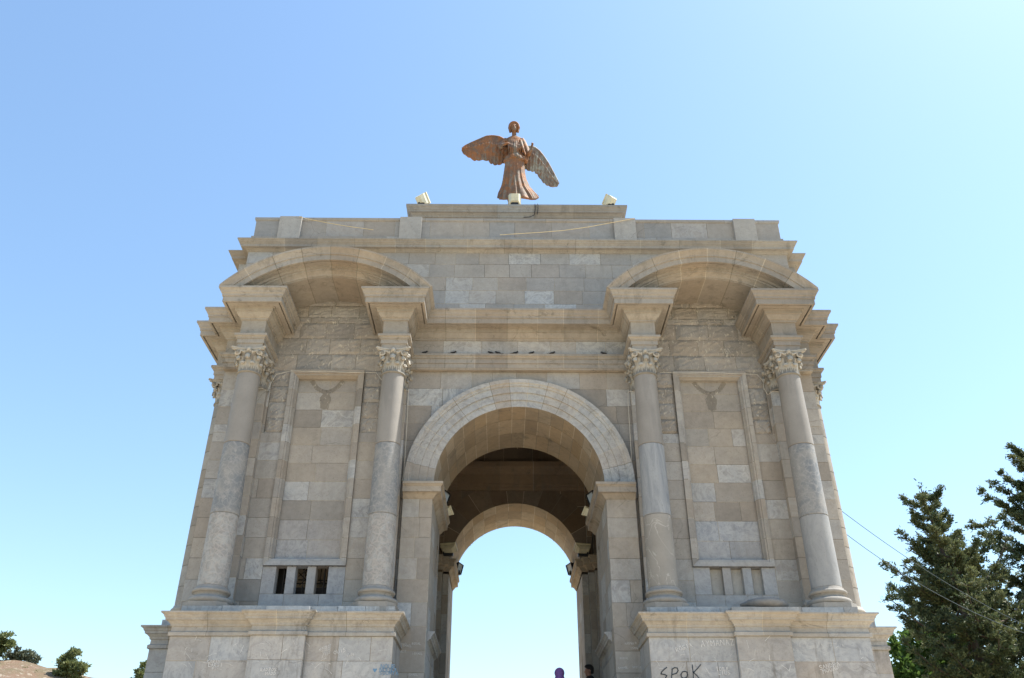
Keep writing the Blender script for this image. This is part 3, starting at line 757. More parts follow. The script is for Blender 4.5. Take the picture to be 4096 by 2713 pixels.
for s in (-1,1):
    mb.box(s*(x2-hb+.006),s*(x2+hb-.006),FY+.006,9.90,5.264,5.992,pick(PAL_MOULD)); mb.box(s*(x2+hb-.006),s*3.75,FC+.006,10.2,5.242,5.994,pick(PAL_MOULD))
    mb.box(s*3.5,s*3.749,10.0,14.54,5.245,5.996,pick(PAL_MOULD))
    for y0 in (10.05,13.95): mb.box(s*3.7,s*3.956,y0+.006,y0+.354,5.264,5.992,pick(PAL_MOULD))
mb.box(-3.7,3.7,14.3,14.545,5.25,5.997,pick(PAL_MOULD))
mb.build('outer_entablature',M['mould'],ARCH)
# frieze blocks: cooler stone band between the mouldings
mb=MB(); ashlar(mb,front(FC-.0035),-x1+hb+.004,x1-hb-.004,[5.452,5.657],PAL_MARB,.3,.5); mb.build('frieze',M['ashlar'],ARCH)
# --- curved pediments -----------------------------------------------
PX=(COLX[0]+COLX[1])/2-.018
for s in (-1,1):
    mb=MB(); cz=4.864; A=R(49.3)
    prof=[(1.445,9.86),(1.445,9.222),(1.456,9.222),(1.458,9.205),(1.475,9.198),(1.500,9.165),(1.508,9.145),(1.528,9.142),(1.530,9.122),(1.562,9.118),(1.566,9.050),(1.590,9.048),(1.590,9.036),(1.562,9.034),(1.562,8.998),(1.636,8.996),(1.638,8.984),(1.655,8.982),(1.668,8.976),(1.690,8.964),(1.712,8.950),(1.716,8.944),(1.737,8.942),(1.740,9.93)]
    arc(mb,s*PX,cz,prof,PI/2+A,PI/2-A,8,PAL_MOULD,5,jw=.0055,caps=True)
    mb.build('curved_pediment',M['mould'],ARCH)
# --- attic ----------------------------------------------------------
za=[5.98,6.14,6.354,6.568,6.786,7.006,7.212]
mb=MB(); AY=9.905; AX=3.775
ashlar(mb,front(AY),-AX,AX,za,PAL_ATT,.28,.46)
for s in (-1,1):
    mp=(right(AX) if s>0 else left(-AX))
    for y0,y1,x in ((AY,10.2,AX),(10.55,13.9,AX)):
        ashlar(mb,(right(x) if s>0 else left(-x)),*((y0,y1) if s>0 else (-y1,-y0)),za,PAL_ATT)
    for y0 in (10.2,13.9):
        x=3.98; y1=y0+.35
        ashlar(mb,(right(x) if s>0 else left(-x)),*((y0,y1) if s>0 else (-y1,-y0)),za,PAL_ATT)
        a,b=sorted((s*AX,s*x)); ashlar(mb,front(y0),a,b,za,PAL_ATT,wmin=.5,wmax=.6); ashlar(mb,back(y1),-b,-a,za,PAL_ATT,wmin=.5,wmax=.6)
ashlar(mb,back(14.5),-AX,AX,za,PAL_ATT)
att=mb.build('attic',M['ashlar'],ARCH)
mb=MB()
ap=[(AX,AY),(AX,10.2),(3.98,10.2),(3.98,10.55),(AX,10.55),(AX,13.9),(3.98,13.9),(3.98,14.25),(AX,14.25),(AX,14.5)]
aloop=[(-x,y) for x,y in ap[::-1]]
# closed loop, outside on the right while travelling: front left->right, then up the right side, back, down the left side
cl=[(-AX,AY)]+[(x,y) for x,y in ap]+aloop[:-1]
mould(mb,cl,[(0,7.195),(.012,7.20),(.016,7.212),(.034,7.226),(.040,7.232),(.088,7.234),(.090,7.272),(.098,7.278),(.100,7.288),(.112,7.298),(.120,7.316),(.134,7.328),(.137,7.332),(.137,7.346),(0,7.350)],PAL_MOULD,.52,closed=True)
mb.box(-3.77,3.77,9.91,14.49,7.30,7.349,pick(PAL_MOULD)); 
for s in (-1,1):
    for y0 in (10.2,13.9): mb.box(s*3.7,s*3.975,y0+.005,y0+.345,7.3,7.348,pick(PAL_MOULD))
mb.build('attic_cornice',M['mould'],att)
# parapet
mb=MB(); PY=9.955; PXX=3.76
zp1=[7.35,7.50]; zp2=[7.50,7.790]
def ring_ashlar(x,y0,y1,zs,pal,**k):
    ashlar(mb,front(y0),-x,x,zs,pal,**k); ashlar(mb,back(y1),-x,x,zs,pal,**k)
    ashlar(mb,right(x),y0,y1,zs,pal,**k); ashlar(mb,left(-x),-y1,-y0,zs,pal,**k)
ring_ashlar(PXX+.025,PY-.025,14.47,zp1,PAL_PAR,wmin=.35,wmax=.6)
mb.box(-PXX-.022,PXX+.022,PY-.022,14.46,7.40,7.4985,pick(PAL_PAR))
ring_ashlar(PXX,PY,14.45,zp2,PAL_PAR,wmin=.35,wmax=.55)
mould(mb,[(-PXX,PY),(PXX,PY),(PXX,14.45),(-PXX,14.45)],[(0,7.785),(.010,7.79),(.018,7.80),(.018,7.835),(0,7.838)],PAL_PAR,.8,closed=True)
mb.box(-PXX+.005,PXX-.005,PY+.005,14.44,7.6,7.836,pick(PAL_PAR))
for s in (-1,1):
    for y0 in (10.25,):
        mb.box(s*3.7,s*3.88,y0,y0+.3,7.352,7.45,pick(PAL_MOULD)); mb.box(s*3.7,s*3.865,y0+.02,y0+.28,7.45,7.47,pick(PAL_MOULD))
par=mb.build('parapet',M['ashlar'],att)
for a,b in ((-3.40,-3.11),(-1.677,-1.39),(1.39,1.677),(3.11,3.40)):
    mb=MB(); c=(.375,.355,.33,.1)
    mb.box(a-.012,b+.012,PY-.055,PY+.02,7.352,7.83,c)
    mb.build('parapet_pier',M['ashlar'],att)
# plinth of the statue
mb=MB(); Q=1.66; q0=10.90; q1=q0+2*Q
mould(mb,[(-Q+.03,q0),(Q-.03,q0),(Q-.03,q1),(-Q+.03,q1)],[(0,7.84),(0,8.60),(.020,8.605),(.022,8.635),(.045,8.655),(.050,8.665),(.080,8.668),(.082,8.700),(.090,8.706),(.098,8.735),(.112,8.75),(.118,8.755),(.118,8.79),(0,8.793)],PAL_MOULD,.62,closed=True)
mb.box(-Q+.035,Q-.035,q0+.005,q1-.005,8.5,8.791,pick(PAL_MOULD))
mb.build('statue_plinth',M['mould'],ARCH)

# ------------------------------------------------------------------ graffiti (marks on the pedestal stones)
FONT={'A':[[(0,0),(.5,1),(1,0)],[(.2,.4),(.8,.4)]],'B':[[(0,0),(0,1),(.8,.85),(.8,.6),(0,.5),(.9,.35),(.9,.1),(0,0)]],'D':[[(0,0),(0,1),(.8,.7),(.8,.3),(0,0)]],'E':[[(1,1),(0,1),(0,0),(1,0)],[(0,.5),(.8,.5)]],'I':[[(.5,0),(.5,1)]],
'K':[[(0,0),(0,1)],[(1,1),(0,.45),(1,0)]],'L':[[(0,1),(0,0),(.9,0)]],'M':[[(0,0),(0,1),(.5,.4),(1,1),(1,0)]],'N':[[(0,0),(0,1),(1,0),(1,1)]],'O':[[(.5,0),(0,.3),(0,.7),(.5,1),(1,.7),(1,.3),(.5,0)]],
'P':[[(0,0),(0,1),(.9,.8),(.9,.55),(0,.45)]],'R':[[(0,0),(0,1),(.9,.8),(.9,.55),(0,.45),(1,0)]],'S':[[(1,.9),(.4,1),(0,.75),(1,.3),(.6,0),(0,.1)]],'T':[[(0,1),(1,1)],[(.5,1),(.5,0)]],'U':[[(0,1),(0,.2),(.5,0),(1,.2),(1,1)]],'Y':[[(0,1),(.5,.5),(1,1)],[(.5,.5),(.5,0)]],'Z':[[(0,1),(1,1),(0,0),(1,0)]],'4':[[(.8,0),(.8,1),(0,.35),(1,.35)]],'8':[[(.5,.5),(0,.75),(.5,1),(1,.75),(.5,.5),(0,.25),(.5,0),(1,.25),(.5,.5)]]}
def strokes(mb,lines,y,r):
    """flat painted strokes a hair proud of the stone"""
    for L in lines:
        for (a,b) in zip(L[:-1],L[1:]):
            d=Vector((b[0]-a[0],0,b[1]-a[1])); 
            if d.length<1e-6: continue
            d.normalize(); n=Vector((-d.z,0,d.x))*r; e=d*r*.6
            A=Vector((a[0],y,a[1]))-e; B=Vector((b[0],y,b[1]))+e
            mb.face([tuple(A-n),tuple(B-n),tuple(B+n),tuple(A+n)],(.1,.1,.1,0))
def text(mb,s,x,z,h,y,r,tilt=0,jit=.15):
    w=h*.62; ct,st=math.cos(tilt),math.sin(tilt)
    for i,ch in enumerate(s):
        if ch not in FONT: continue
        L=[]
        for st_ in FONT[ch]:
            L.append([])
            for (a,b) in st_:
                u=i*w*1.45+a*w+rng.uniform(-jit,jit)*h*.2; v=b*h+rng.uniform(-jit,jit)*h*.2
                L[-1].append((x+u*ct-v*st,z+u*st+v*ct))
        strokes(mb,L,y,r)
# ray helper: world position on plane Y of a spot read off the photograph (used once to lay things out)
def P(n,x,y,Y):
    RG={3:(750,1100,1.96),4:(550,1850,1.8167),7:(2400,1900,1.928),8:(2400,1100,1.96),9:(1800,470,4.238),12:(2500,2500,2.368),13:(600,2500,1.9733),1:(750,400,1.568),2:(2000,400,1.4257),5:(1500,1400,2.059)}
    a,b,k=RG[n]; x=a+x/k; y=b+y/k; f=3474.5; pi_=R(30.37); ya=R(.53)
    u=(x-2048)/f; v=(1356.5-y)/f
    d=(u,math.cos(pi_)-v*math.sin(pi_),math.sin(pi_)+v*math.cos(pi_))
    X=d[0]*math.cos(ya)+d[1]*math.sin(ya); Yd=-d[0]*math.sin(ya)+d[1]*math.cos(ya); t=Y/Yd
    return (-.176+X*t,Y,d[2]*t)
def XZ(n,x,y,Y): q=P(n,x,y,Y); return (q[0],q[2])
g=MB(); gy=9.0465
SP=[[(515,1484),(495,1500),(475,1520),(470,1535),(500,1540),(515,1548),(508,1562),(495,1590)],
    [(557,1500),(553,1550),(551,1600)],[(553,1500),(575,1487),(596,1490),(603,1510),(590,1530),(558,1540)],
    [(655,1515),(635,1520),(625,1540),(628,1558),(645,1570),(668,1562),(676,1542),(672,1522),(655,1515)],
    [(712,1465),(718,1520),(722,1600)],[(777,1463),(750,1495),(722,1525),(745,1545),(770,1575),(783,1595)]]
strokes(g,[[XZ(7,a,b,gy) for a,b in L] for L in SP],gy,.0050)
tag(g.build('graffiti',M['paint'],ARCH),'dark spray painted word SPOK')
g=MB()
gl=[]
def tx(s,n,x,y,h,tilt=0,r=.0022,Y=9.0465,mat='chalk'):
    X,Z=XZ(n,x,y,Y); g_=MB(); text(g_,s,X,Z,h,Y,r,tilt); o=g_.build('graffiti',M[mat],ARCH); o['label']='pale scratched lettering' if mat=='chalk' else 'faded blue lettering'
tx('KARIM',13,450,300,.030); tx('LARBI',13,460,330,.032); tx('48',13,485,355,.03)
tx('AYMANAZ',12,725,205,.055,.05); tx('OUIS',13,1455,235,.035,.3); tx('ROSIA',12,490,255,.04,.3)
for k in range(5): tx('NUEMRAD'[k:],13,1340+k*12,205+k*9,.020,.45,.0014)
tx('DADI',13,1560,240,.02); tx('MADD',13,910,395,.03,Y=8.9865); tx('RADZOS',13,870,365,.03,Y=8.9865)
tx('TOBA',12,865,435,.035); tx('LIUS',12,885,470,.035); tx('SANDRA',12,1850,425,.04,.2); tx('MOUAD',12,1880,460,.04,.25)
# long pale scratches
for k in range(70):
    s_=rng.choice((-1,1)); x=s_*rng.uniform(1.32,3.45); y_=8.9865 if 2.16<abs(x)<2.69 else 9.0465
    z=rng.uniform(1.50,1.80); a=rng.uniform(-1.2,1.9); L=rng.uniform(.02,.09)
    x2_=x+math.cos(a)*L
    if (2.16<abs(x)<2.69)!=(2.16<abs(x2_)<2.69): continue
    strokes(g,[[(x,z),(x+math.cos(a)*L*.5,z+math.sin(a)*L*.5+.004),(x2_,z+math.sin(a)*L)]],y_,rng.uniform(.0008,.0018))
for k in range(16):
    s_=rng.choice((-1,1)); x=s_*rng.uniform(1.06,1.3); z=rng.uniform(1.5,1.9); text(g,rng.choice(('ISMAEL','RODAL','NADIR')),x-.06,z,.022,9.6965,.0011)
o=g.build('scratches',M['chalk'],ARCH); o['kind']='stuff'; o['label']='fine pale scratches all over the pedestal stones'
g=MB(); tx('NOUR',13,1822,345,.042,mat='blueink'); tx('NOURA',13,1812,372,.04,mat='blueink'); tx('SOUMIA',13,1812,395,.035,mat='blueink')
hx,hz=XZ(13,1775,358,gy); g.face([(hx,gy,hz-.022),(hx+.02,gy,hz+.006),(hx+.012,gy,hz+.018),(hx,gy,hz+.008),(hx-.012,gy,hz+.018),(hx-.02,gy,hz+.006)],(.1,.2,.4,0))
tag(g.build('graffiti',M['blueink'],ARCH),'small blue painted heart')
# stone repairs: pale patch marks in the panels (where an emblem has been taken away)
for s in (-1,1):
    g=MB(); y_=9.8835; cx=s*2.445
    c=(.225,.205,.178,0)
    def strip(pts,w):
        for (a,b) in zip(pts[:-1],pts[1:]):
            d=Vector((b[0]-a[0],0,b[1]-a[1])).normalized(); n=Vector((-d.z,0,d.x))*w
            A=Vector((a[0],y_,a[1]));B=Vector((b[0],y_,b[1])); g.face([tuple(A-n),tuple(B-n),tuple(B+n),tuple(A+n)],c)
    strip([(cx-.20,5.16),(cx-.13,5.06),(cx-.06,5.01),(cx,4.995),(cx+.06,5.01),(cx+.13,5.06),(cx+.20,5.16)],.028)
    y_-=.0012
    n=14; g.face([(cx+(.07+.012*math.sin(5*t))*math.cos(t),y_,4.87+(.12+.012*math.cos(6*t))*math.sin(t)) for t in [2*PI*k/n for k in range(n)]],c)
    tag(g.build('emblem_scar',M['rough'],ARCH),'rough dark patch where an emblem was removed')

# ------------------------------------------------------------------ loose stone on the ledge
fo=empty('stone_fragment',(2.55,9.28,2.155),'curved broken grey stone ring piece lying on the ledge below the walled up slots','stone fragment')
mb=MB(); rows=[]
for i in range(17):
    t=-1+2*i/16; x=2.32+.50*(i/16); yy=9.30-.13*(1-t*t); hh=.052*(1-abs(t)**3*.55)*(1 if i>1 else .7); ww=.075*(1-abs(t)**4*.6)
    rows.append([(x,yy+ww*math.cos(a),2.156+.054+.0+hh*math.sin(a)*(.9 if math.sin(a)>0 else 1)) for a in [2*PI*k/12 for k in range(12)]])
mb.grid(rows,closeu=True,col=(.19,.187,.185,.1)); mb.face(rows[0],(.19,.187,.185,.1)); mb.face(rows[-1][::-1],(.40,.37,.32,.1))
mb.build('ring_piece',M['cap'],fo)

# ------------------------------------------------------------------ remeshed sculpture helper
def remesh(o,vox,sm=0):
    m=o.modifiers.new('remesh','REMESH'); m.mode='VOXEL'; m.voxel_size=vox*K; m.use_smooth_shade=True
    if sm:
        s_=o.modifiers.new('smooth','SMOOTH'); s_.factor=.5; s_.iterations=sm
def limb(mb,pts,rs,n=10):
    mb.tube(pts,rs,n)
    for p,r_ in zip(pts,rs): mb.ell(p,(r_,r_,r_),10,7)
# ------------------------------------------------------------------ statue
SY=11.6
ST=empty('winged_statue',(0,SY,8.792),'rust coloured bronze winged woman in a long pleated robe standing on the arch','statue')
mb=MB(); cx0=-.005
def ringz(z,rx,ry,cx,cy,fold,nf,ph,n=72,tw=0):
    out=[]
    for k in range(n):
        a=2*PI*k/n; f=1+fold*(math.cos(nf*a+ph)+.6*math.sin((nf*1.7)//1*a+ph*2.3))
        out.append((cx+rx*f*math.cos(a),cy+ry*f*math.sin(a),z))
    return out
rows=[]
for z,rx,ry,cx,fo_ in ((9.585,.285,.20,.0,.075),(9.62,.305,.215,.02,.07),(9.70,.29,.20,.012,.06),(9.85,.235,.18,-.005,.055),(10.0,.200,.165,-.02,.045),(10.15,.182,.155,-.025,.04),(10.30,.172,.15,-.022,.03),(10.42,.165,.145,-.015,.02),(10.52,.150,.125,-.008,.01),(10.62,.12,.10,-.01,.0)):
    rows.append([(x+(.0 if z>9.8 else (.06*(9.8-z)/.2 if x>.1 else -.01)),y,zz+.03*math.sin(3*math.atan2(y-SY,x))*(1 if z<9.63 else 0)) for x,y,zz in ringz(z,rx,ry,cx,SY,fo_,17,z*.9,n=140)])
rows=[[(x,y,z+.88*(y-SY)*max(0,min(1,(10.5-z)/.75))) for x,y,z in r_] for r_ in rows]
mb.grid(rows,closeu=True); mb.face(rows[0][::-1]); mb.face(rows[-1])
# overfold bunched about the hips, dipping at both sides
for k in range(44):
    a=2*PI*k/44; zc=10.60+.55*.135*math.sin(a)-.17*abs(math.cos(a))**2.2+(.05 if math.sin(a)<0 else 0)*(1-abs(math.cos(a)))+rng.uniform(-.012,.012)
    rx=.150+.035*abs(math.cos(a)); r_=rng.uniform(.028,.045)
    mb.ell((-.005+rx*math.cos(a),SY+.135*math.sin(a),zc),(r_*.8,r_*.8,r_*1.5),8,6)
# torso
rows=[]
for z,rx,ry,cx in ((10.5,.13,.105,-.005),(10.6,.125,.10,-.01),(10.70,.128,.11,-.012),(10.78,.135,.115,-.015),(10.86,.155,.10,-.02),(10.92,.165,.085,-.025),(10.955,.12,.07,-.028),(10.99,.05,.05,-.03)):
    rows.append(ringz(z,rx,ry,cx,SY,.018,9,z*4))
mb.grid(rows,closeu=True); mb.face(rows[0][::-1]); mb.face(rows[-1])
for q in (-1,1): mb.ell((-.015+q*.058,SY-.085,10.80),(.048,.045,.046))
for k in range(9):   # draped folds over the chest and side
    x=-.12+.034*k; mb.tube([(x*.9-.01,SY-.10+abs(x)*.2,10.90),(x-.012,SY-.135+abs(x)*.25,10.78-.02*(k%3)),(x*1.05-.01,SY-.12+abs(x)*.25,10.62-.03*(k%2))],[.008,.013,.010],6)
mb.tube([(.11,SY-.05,10.92),(.165,SY-.08,10.78),(.20,SY-.05,10.58),(.21,SY,10.44)],[.03,.03,.028,.02],8)
mb.tube([(.08,SY-.09,10.90),(.12,SY-.12,10.74),(.17,SY-.10,10.55)],[.02,.02,.015],8)
# neck and head
limb(mb,[(-.03,SY,10.94),(-.03,SY-.006,11.09)],[.047,.040])
mb.ell((-.032,SY-.01,11.185),(.070,.082,.105)); mb.ell((-.031,SY-.05,11.135),(.047,.045,.055))
mb.ell((-.031,SY-.098,11.165),(.011,.016,.026)); mb.ell((-.031,SY-.083,11.125),(.022,.012,.007))
mb.tube([(-.065,SY-.078,11.20),(-.031,SY-.09,11.208),(.003,SY-.078,11.20)],.010,6)
mb.ell((-.031,SY-.075,11.095),(.018,.018,.016))
# arms: her right arm folded with forearm out, left arm raised from the elbow
limb(mb,[(-.185,SY-.01,10.90),(-.285,SY-.06,10.755),(-.262,SY-.10,10.742)],[.048,.050,.044])
limb(mb,[(-.285,SY-.08,10.755),(-.20,SY-.18,10.82),(-.150,SY-.22,10.845)],[.046,.036,.026])
mb.ell((-.135,SY-.235,10.838),(.034,.024,.022))
for k in range(4): mb.tube([(-.14+.012*k,SY-.245,10.85-.006*k),(-.118+.010*k,SY-.265,10.842-.006*k),(-.12+.008*k,SY-.258,10.822)],[.009,.008,.006],5)
mb.tube([(-.16,SY-.235,10.85),(-.145,SY-.262,10.862)],[.009,.007],5)
limb(mb,[(.135,SY,10.885),(.205,SY-.02,10.66),(.225,SY-.06,10.53)],[.046,.044,.040])
limb(mb,[(.225,SY-.06,10.53),(.262,SY-.12,10.68),(.285,SY-.15,10.80)],[.040,.032,.022])
mb.ell((.288,SY-.155,10.825),(.024,.022,.028))
for k in range(4): mb.tube([(.275+.010*k,SY-.165,10.84),(.268+.012*k,SY-.182,10.862),(.275+.01*k,SY-.185,10.842)],[.008,.007,.006],5)
mb.v=[(x,y,z+ (.93*(y-SY))*min(1,max(0,(abs(y-SY)-.06)/.05)) if z>10.35 and y<SY-.06 and not (abs(x+.03)<.11 and z>11.0) else z) for x,y,z in mb.v]
fig=mb.build('figure',M['bronze'],ST); remesh(fig,.0085,2)
mb=MB()   # hair with rolled waves
mb.ell((-.032,SY+.012,11.215),(.084,.088,.098))
for k in range(16):
    a=PI*1.03*k/15-.05; mb.ell((-.032+.082*math.cos(a),SY-.045,11.19+.115*math.sin(a)),(.024,.032,.024))
for q in (-1,1):
    for k in range(4): mb.ell((-.032+q*(.088-.006*k),SY-.02,11.19-.028*k),(.021,.034,.024))
o=mb.build('hair',M['bronze'],fig); remesh(o,.008,1)
mb=MB(); mb.lathe(-.05,SY,[(.0,8.793),(.16,8.793),(.16,8.88),(.12,8.92),(.10,9.3),(.085,9.50),(.12,9.64),(.0,9.66)],20,(.3,.2,.1,0)); mb.build('support',M['bronze'],ST)
# wings: thick vanes with overlapping feathers
def wing(root,outline_top,outline_low,yb,yt,nf,side,mat='bronze'):
    mb=MB()
    def lerp(L,t):
        t*=len(L)-1; i=min(int(t),len(L)-2); f=t-i; return (L[i][0]*(1-f)+L[i+1][0]*f,L[i][1]*(1-f)+L[i+1][1]*f)
    n=96;m=22; rf=[];rb=[]
    for i in range(n+1):
        t=i/n; a=lerp(outline_top,t); b=lerp(outline_low,t); y=SY+yb+(yt-yb)*t
        th=.030*(1-t*.55); ra=[];rB=[]
        for j in range(m+1):
            s_=j/m; prof=math.sin(PI*min(1,s_*1.0+.02))**.5
            # feather relief: three ranks of quills
            q=(t*nf*(1.0 if s_<.35 else .72))%1
            rel=.014*abs(math.sin(PI*q))*(0.6 if s_<.3 else 1)+(.010 if .30<s_<.37 or .60<s_<.67 else 0)
            sc=1+.06*(abs(math.sin(PI*t*nf*.55))**.6-.75)*(max(0,s_-.80)/.2)
            x=a[0]+(b[0]-a[0])*s_*sc; z=a[1]+(b[1]-a[1])*s_*sc
            k_=th*(1.25-s_)*(prof*.9+.1)+rel
            ra.append((x,y-k_,z)); rB.append((x,y+k_*.6+.004,z))
        rf.append(ra); rb.append(rB)
    mb.grid(rf); mb.grid([r_[::-1] for r_ in rb])
    for A,B in ((rf,rb),):
        for i in range(n):
            for j in (0,m): mb.face([A[i][j],A[i+1][j],B[i+1][j],B[i][j]])
    for i in (0,n): mb.grid([rf[i],rb[i]])
    # leading edge roll
    mb.tube([(lerp(outline_top,k/20)[0],SY+yb+(yt-yb)*k/20-.005,lerp(outline_top,k/20)[1]) for k in range(21)],[.032*(1-k/30) for k in range(21)],8)
    return mb.build('wing',M[mat],ST,weld=True)
wing(None,[(-.13,10.90),(-.20,10.985),(-.30,11.045),(-.42,11.06),(-.53,11.035),(-.66,10.95),(-.80,10.86),(-.90,10.785),(-.955,10.715)],
     [(-.13,10.50),(-.245,10.43),(-.33,10.395),(-.42,10.405),(-.50,10.48),(-.60,10.485),(-.72,10.455),(-.84,10.53),(-.93,10.60),(-.962,10.66)],.09,.0,17,-1)
wing(None,[(.12,10.80),(.20,10.83),(.27,10.845),(.34,10.825),(.42,10.745),(.50,10.62),(.58,10.46),(.65,10.29),(.71,10.14),(.752,10.02)],
     [(.12,10.34),(.18,10.315),(.25,10.285),(.32,10.275),(.37,10.22),(.43,10.11),(.49,10.02),(.56,9.965),(.64,9.94),(.72,9.955)],.09,.12,16,1,'bronze2')

# ------------------------------------------------------------------ flood lights
def flood(loc,rz,tilt,size,mat,label,group,stand=True,lift=0.):
    """box projector: body tapering backwards, glass front with a rim, hinge bracket"""
    E_=empty('floodlight',loc,label,'floodlight',group)
    Rm=Matrix.Rotation(rz,3,'Z')@Matrix.Rotation(tilt,3,'X')
    w,h,d=size
    def put(mb_,pts,c=(.5,.5,.4,0)): mb_.face([tuple(Vector(loc)+Rm@Vector(p)+Vector((0,0,h*.62+.03+lift))) for p in pts],c)
    def hull(mb_,a,b):
        n=len(a)
        for i in range(n): put(mb_,[a[i],a[(i+1)%n],b[(i+1)%n],b[i]])
        put(mb_,a[::-1]); put(mb_,b)
    mb_=MB()
    A=[(-w/2,-d/2,-h/2),(w/2,-d/2,-h/2),(w/2,-d/2,h/2),(-w/2,-d/2,h/2)]
    B=[(-w/2,d*.05,-h/2),(w/2,d*.05,-h/2),(w/2,d*.05,h/2),(-w/2,d*.05,h/2)]
    C=[(-w*.33,d/2,-h*.30),(w*.33,d/2,-h*.30),(w*.33,d/2,h*.36),(-w*.33,d/2,h*.36)]
    for i in range(4): put(mb_,[A[i],A[(i+1)%4],B[(i+1)%4],B[i]]); put(mb_,[B[i],B[(i+1)%4],C[(i+1)%4],C[i]])
    put(mb_,C); 
    r_=.012
    for (x0,x1,z0,z1) in ((-w/2-r_,w/2+r_,h/2,h/2+r_),(-w/2-r_,w/2+r_,-h/2-r_,-h/2),(-w/2-r_,-w/2,-h/2,h/2),(w/2,w/2+r_,-h/2,h/2)):
        a=[(x0,-d/2-r_,z0),(x1,-d/2-r_,z0),(x1,-d/2-r_,z1),(x0,-d/2-r_,z1)]; b=[(p[0],-d/2+r_,p[2]) for p in a]; hull(mb_,a,b)
    body=mb_.build('housing',mat,E_)
    g_=MB(); put(g_,[(-w/2,-d/2+.002,-h/2),(w/2,-d/2+.002,-h/2),(w/2,-d/2+.002,h/2),(-w/2,-d/2+.002,h/2)]); g_.build('lamp_glass',M['glass'],E_)
    b_=MB(); L=Vector(loc)
    b_.box(L.x-w*.36,L.x+w*.36,L.y-.03,L.y+.03,L.z,L.z+.035,(.1,.1,.1,0))
    if lift: b_.box(L.x-w*.28,L.x+w*.28,L.y-.035,L.y+.035,L.z+.03,L.z+.06+lift,(.1,.1,.1,0))
    for q in (-1,1): b_.box(L.x+q*w*.30-.008,L.x+q*w*.30+.008,L.y-.02,L.y+.02,L.z+.03,L.z+h*.5+lift,(.1,.1,.1,0))
    b_.build('bracket',M['lampblack'],E_)
    return E_
GF='cream floodlights on the plinth edge under the statue'
T=8.794
flood((-1.535,10.98,T),R(142),R(-38),(.155,.17,.155),M['lampcream'],'cream floodlight at the left end of the statue plinth, tilted up to the right',GF,lift=.10)
flood((-.03,10.98,T),R(180),R(-12),(.18,.19,.15),M['lampcream'],'cream floodlight in the middle of the plinth in front of the robe',GF,lift=.11)
flood((1.52,10.98,T),R(218),R(-38),(.15,.16,.15),M['lampcream'],'cream floodlight at the right end of the statue plinth, tilted up to the left',GF,lift=.10)
GU='floodlights on the imposts inside the passage'
flood((-.965,10.42,3.694),R(70),R(20),(.16,.13,.11),M['lampblack'],'black floodlight on the front impost at the left side of the passage',GU)
flood((.965,10.42,3.694),R(-70),R(20),(.16,.13,.11),M['lampblack'],'black floodlight on the front impost at the right side of the passage',GU)
flood((-.955,10.97,3.694),R(140),R(-35),(.15,.10,.10),M['lampcream'],'small cream floodlight at the inner end of the left front impost',GU)
flood((.955,10.97,3.694),R(220),R(-35),(.15,.10,.10),M['lampcream'],'small cream floodlight at the inner end of the right front impost',GU)
flood((-1.03,13.08,3.835),R(165),R(-50),(.22,.12,.11),M['lampcream'],'cream floodlight on the rear left impost beside the far opening',GU)
flood((1.03,13.08,3.835),R(195),R(-50),(.22,.12,.11),M['lampcream'],'cream floodlight on the rear right impost beside the far opening',GU)
flood((-.955,14.15,3.835),R(70),R(15),(.18,.14,.12),M['lampblack'],'black floodlight jutting from the rear left impost against the sky',GU)
flood((.955,14.15,3.835),R(-70),R(15),(.18,.14,.12),M['lampblack'],'black floodlight jutting from the rear right impost against the sky',GU)

# ------------------------------------------------------------------ cables
def cable(name,pts,r,mat,label,cat='cable',group=None,smooth=True):
    mb=MB(); mb.tube(pts,r,5); return tag(mb.build(name,mat),label,cat,group)
def trail(n,pts,Y): return [P(n,a,b,Y) for a,b in pts]
cable('cable',[P(3,545,893,9.66),P(3,590,890,9.64),P(3,625,912,9.63),P(3,660,840,9.70),P(3,695,780,9.70)]+trail(3,[(815,752),(940,757),(1100,757),(1260,765),(1400,764),(1480,765)],9.755)+[P(3,1530,835,9.60)],.0035,M['cablewhite'],'thin white cable running over the left panel between the two left capitals')
cable('cable',trail(8,[(470,765),(600,768),(700,769),(880,765),(1000,772),(1130,776),(1230,780)],9.755)+[P(8,1278,830,9.70),P(8,1285,890,9.66),P(8,1315,940,9.63),P(8,1350,915,9.63),P(8,1405,915,9.62)],.0035,M['cablewhite'],'thin white cable running over the right panel between the two right capitals')
cable('cable',trail(5,[(238,328),(278,332),(270,480),(262,640),(255,760),(243,960),(232,1040),(222,1078)],9.70),.0035,M['cablewhite'],'white cable dropping beside the inner left column to the left impost')
cable('cable',trail(5,[(2130,340),(2085,345),(2083,420),(2095,600),(2105,760),(2112,900),(2130,1010),(2142,1083)],9.70),.0035,M['cablewhite'],'white cable dropping beside the inner right column to the right impost')
cable('rope',[P(1,700,733,9.885),P(1,760,748,9.885),P(1,880,772,9.89),P(1,1000,792,9.895),P(1,1165,815,9.90)],.0045,M['rope'],'pale rope sagging across the left half of the parapet','rope')
cable('rope',[P(2,767,676,9.885),P(2,640,700,9.885),P(2,500,726,9.89),P(2,360,745,9.895),P(2,240,755,9.90),P(2,0,770,9.905)],.0045,M['rope'],'pale rope hanging from the right hand parapet pier toward the middle','rope')
pts=[(.30,10.775,8.80),(.305,10.765,8.74),(.30,10.79,8.68),(.29,10.83,8.62),(.22,10.86,8.60),(.12,10.87,8.60)]
mb=MB(); mb.tube([(-.012+a,b,c) for a,b,c in pts],.006,5); mb.tube([(.03+a,b-.004,c) for a,b,c in pts[:4]],.006,5); tag(mb.build('cable',M['cableblack']),'black cable bundle hanging over the plinth edge right of the middle floodlight','cable')
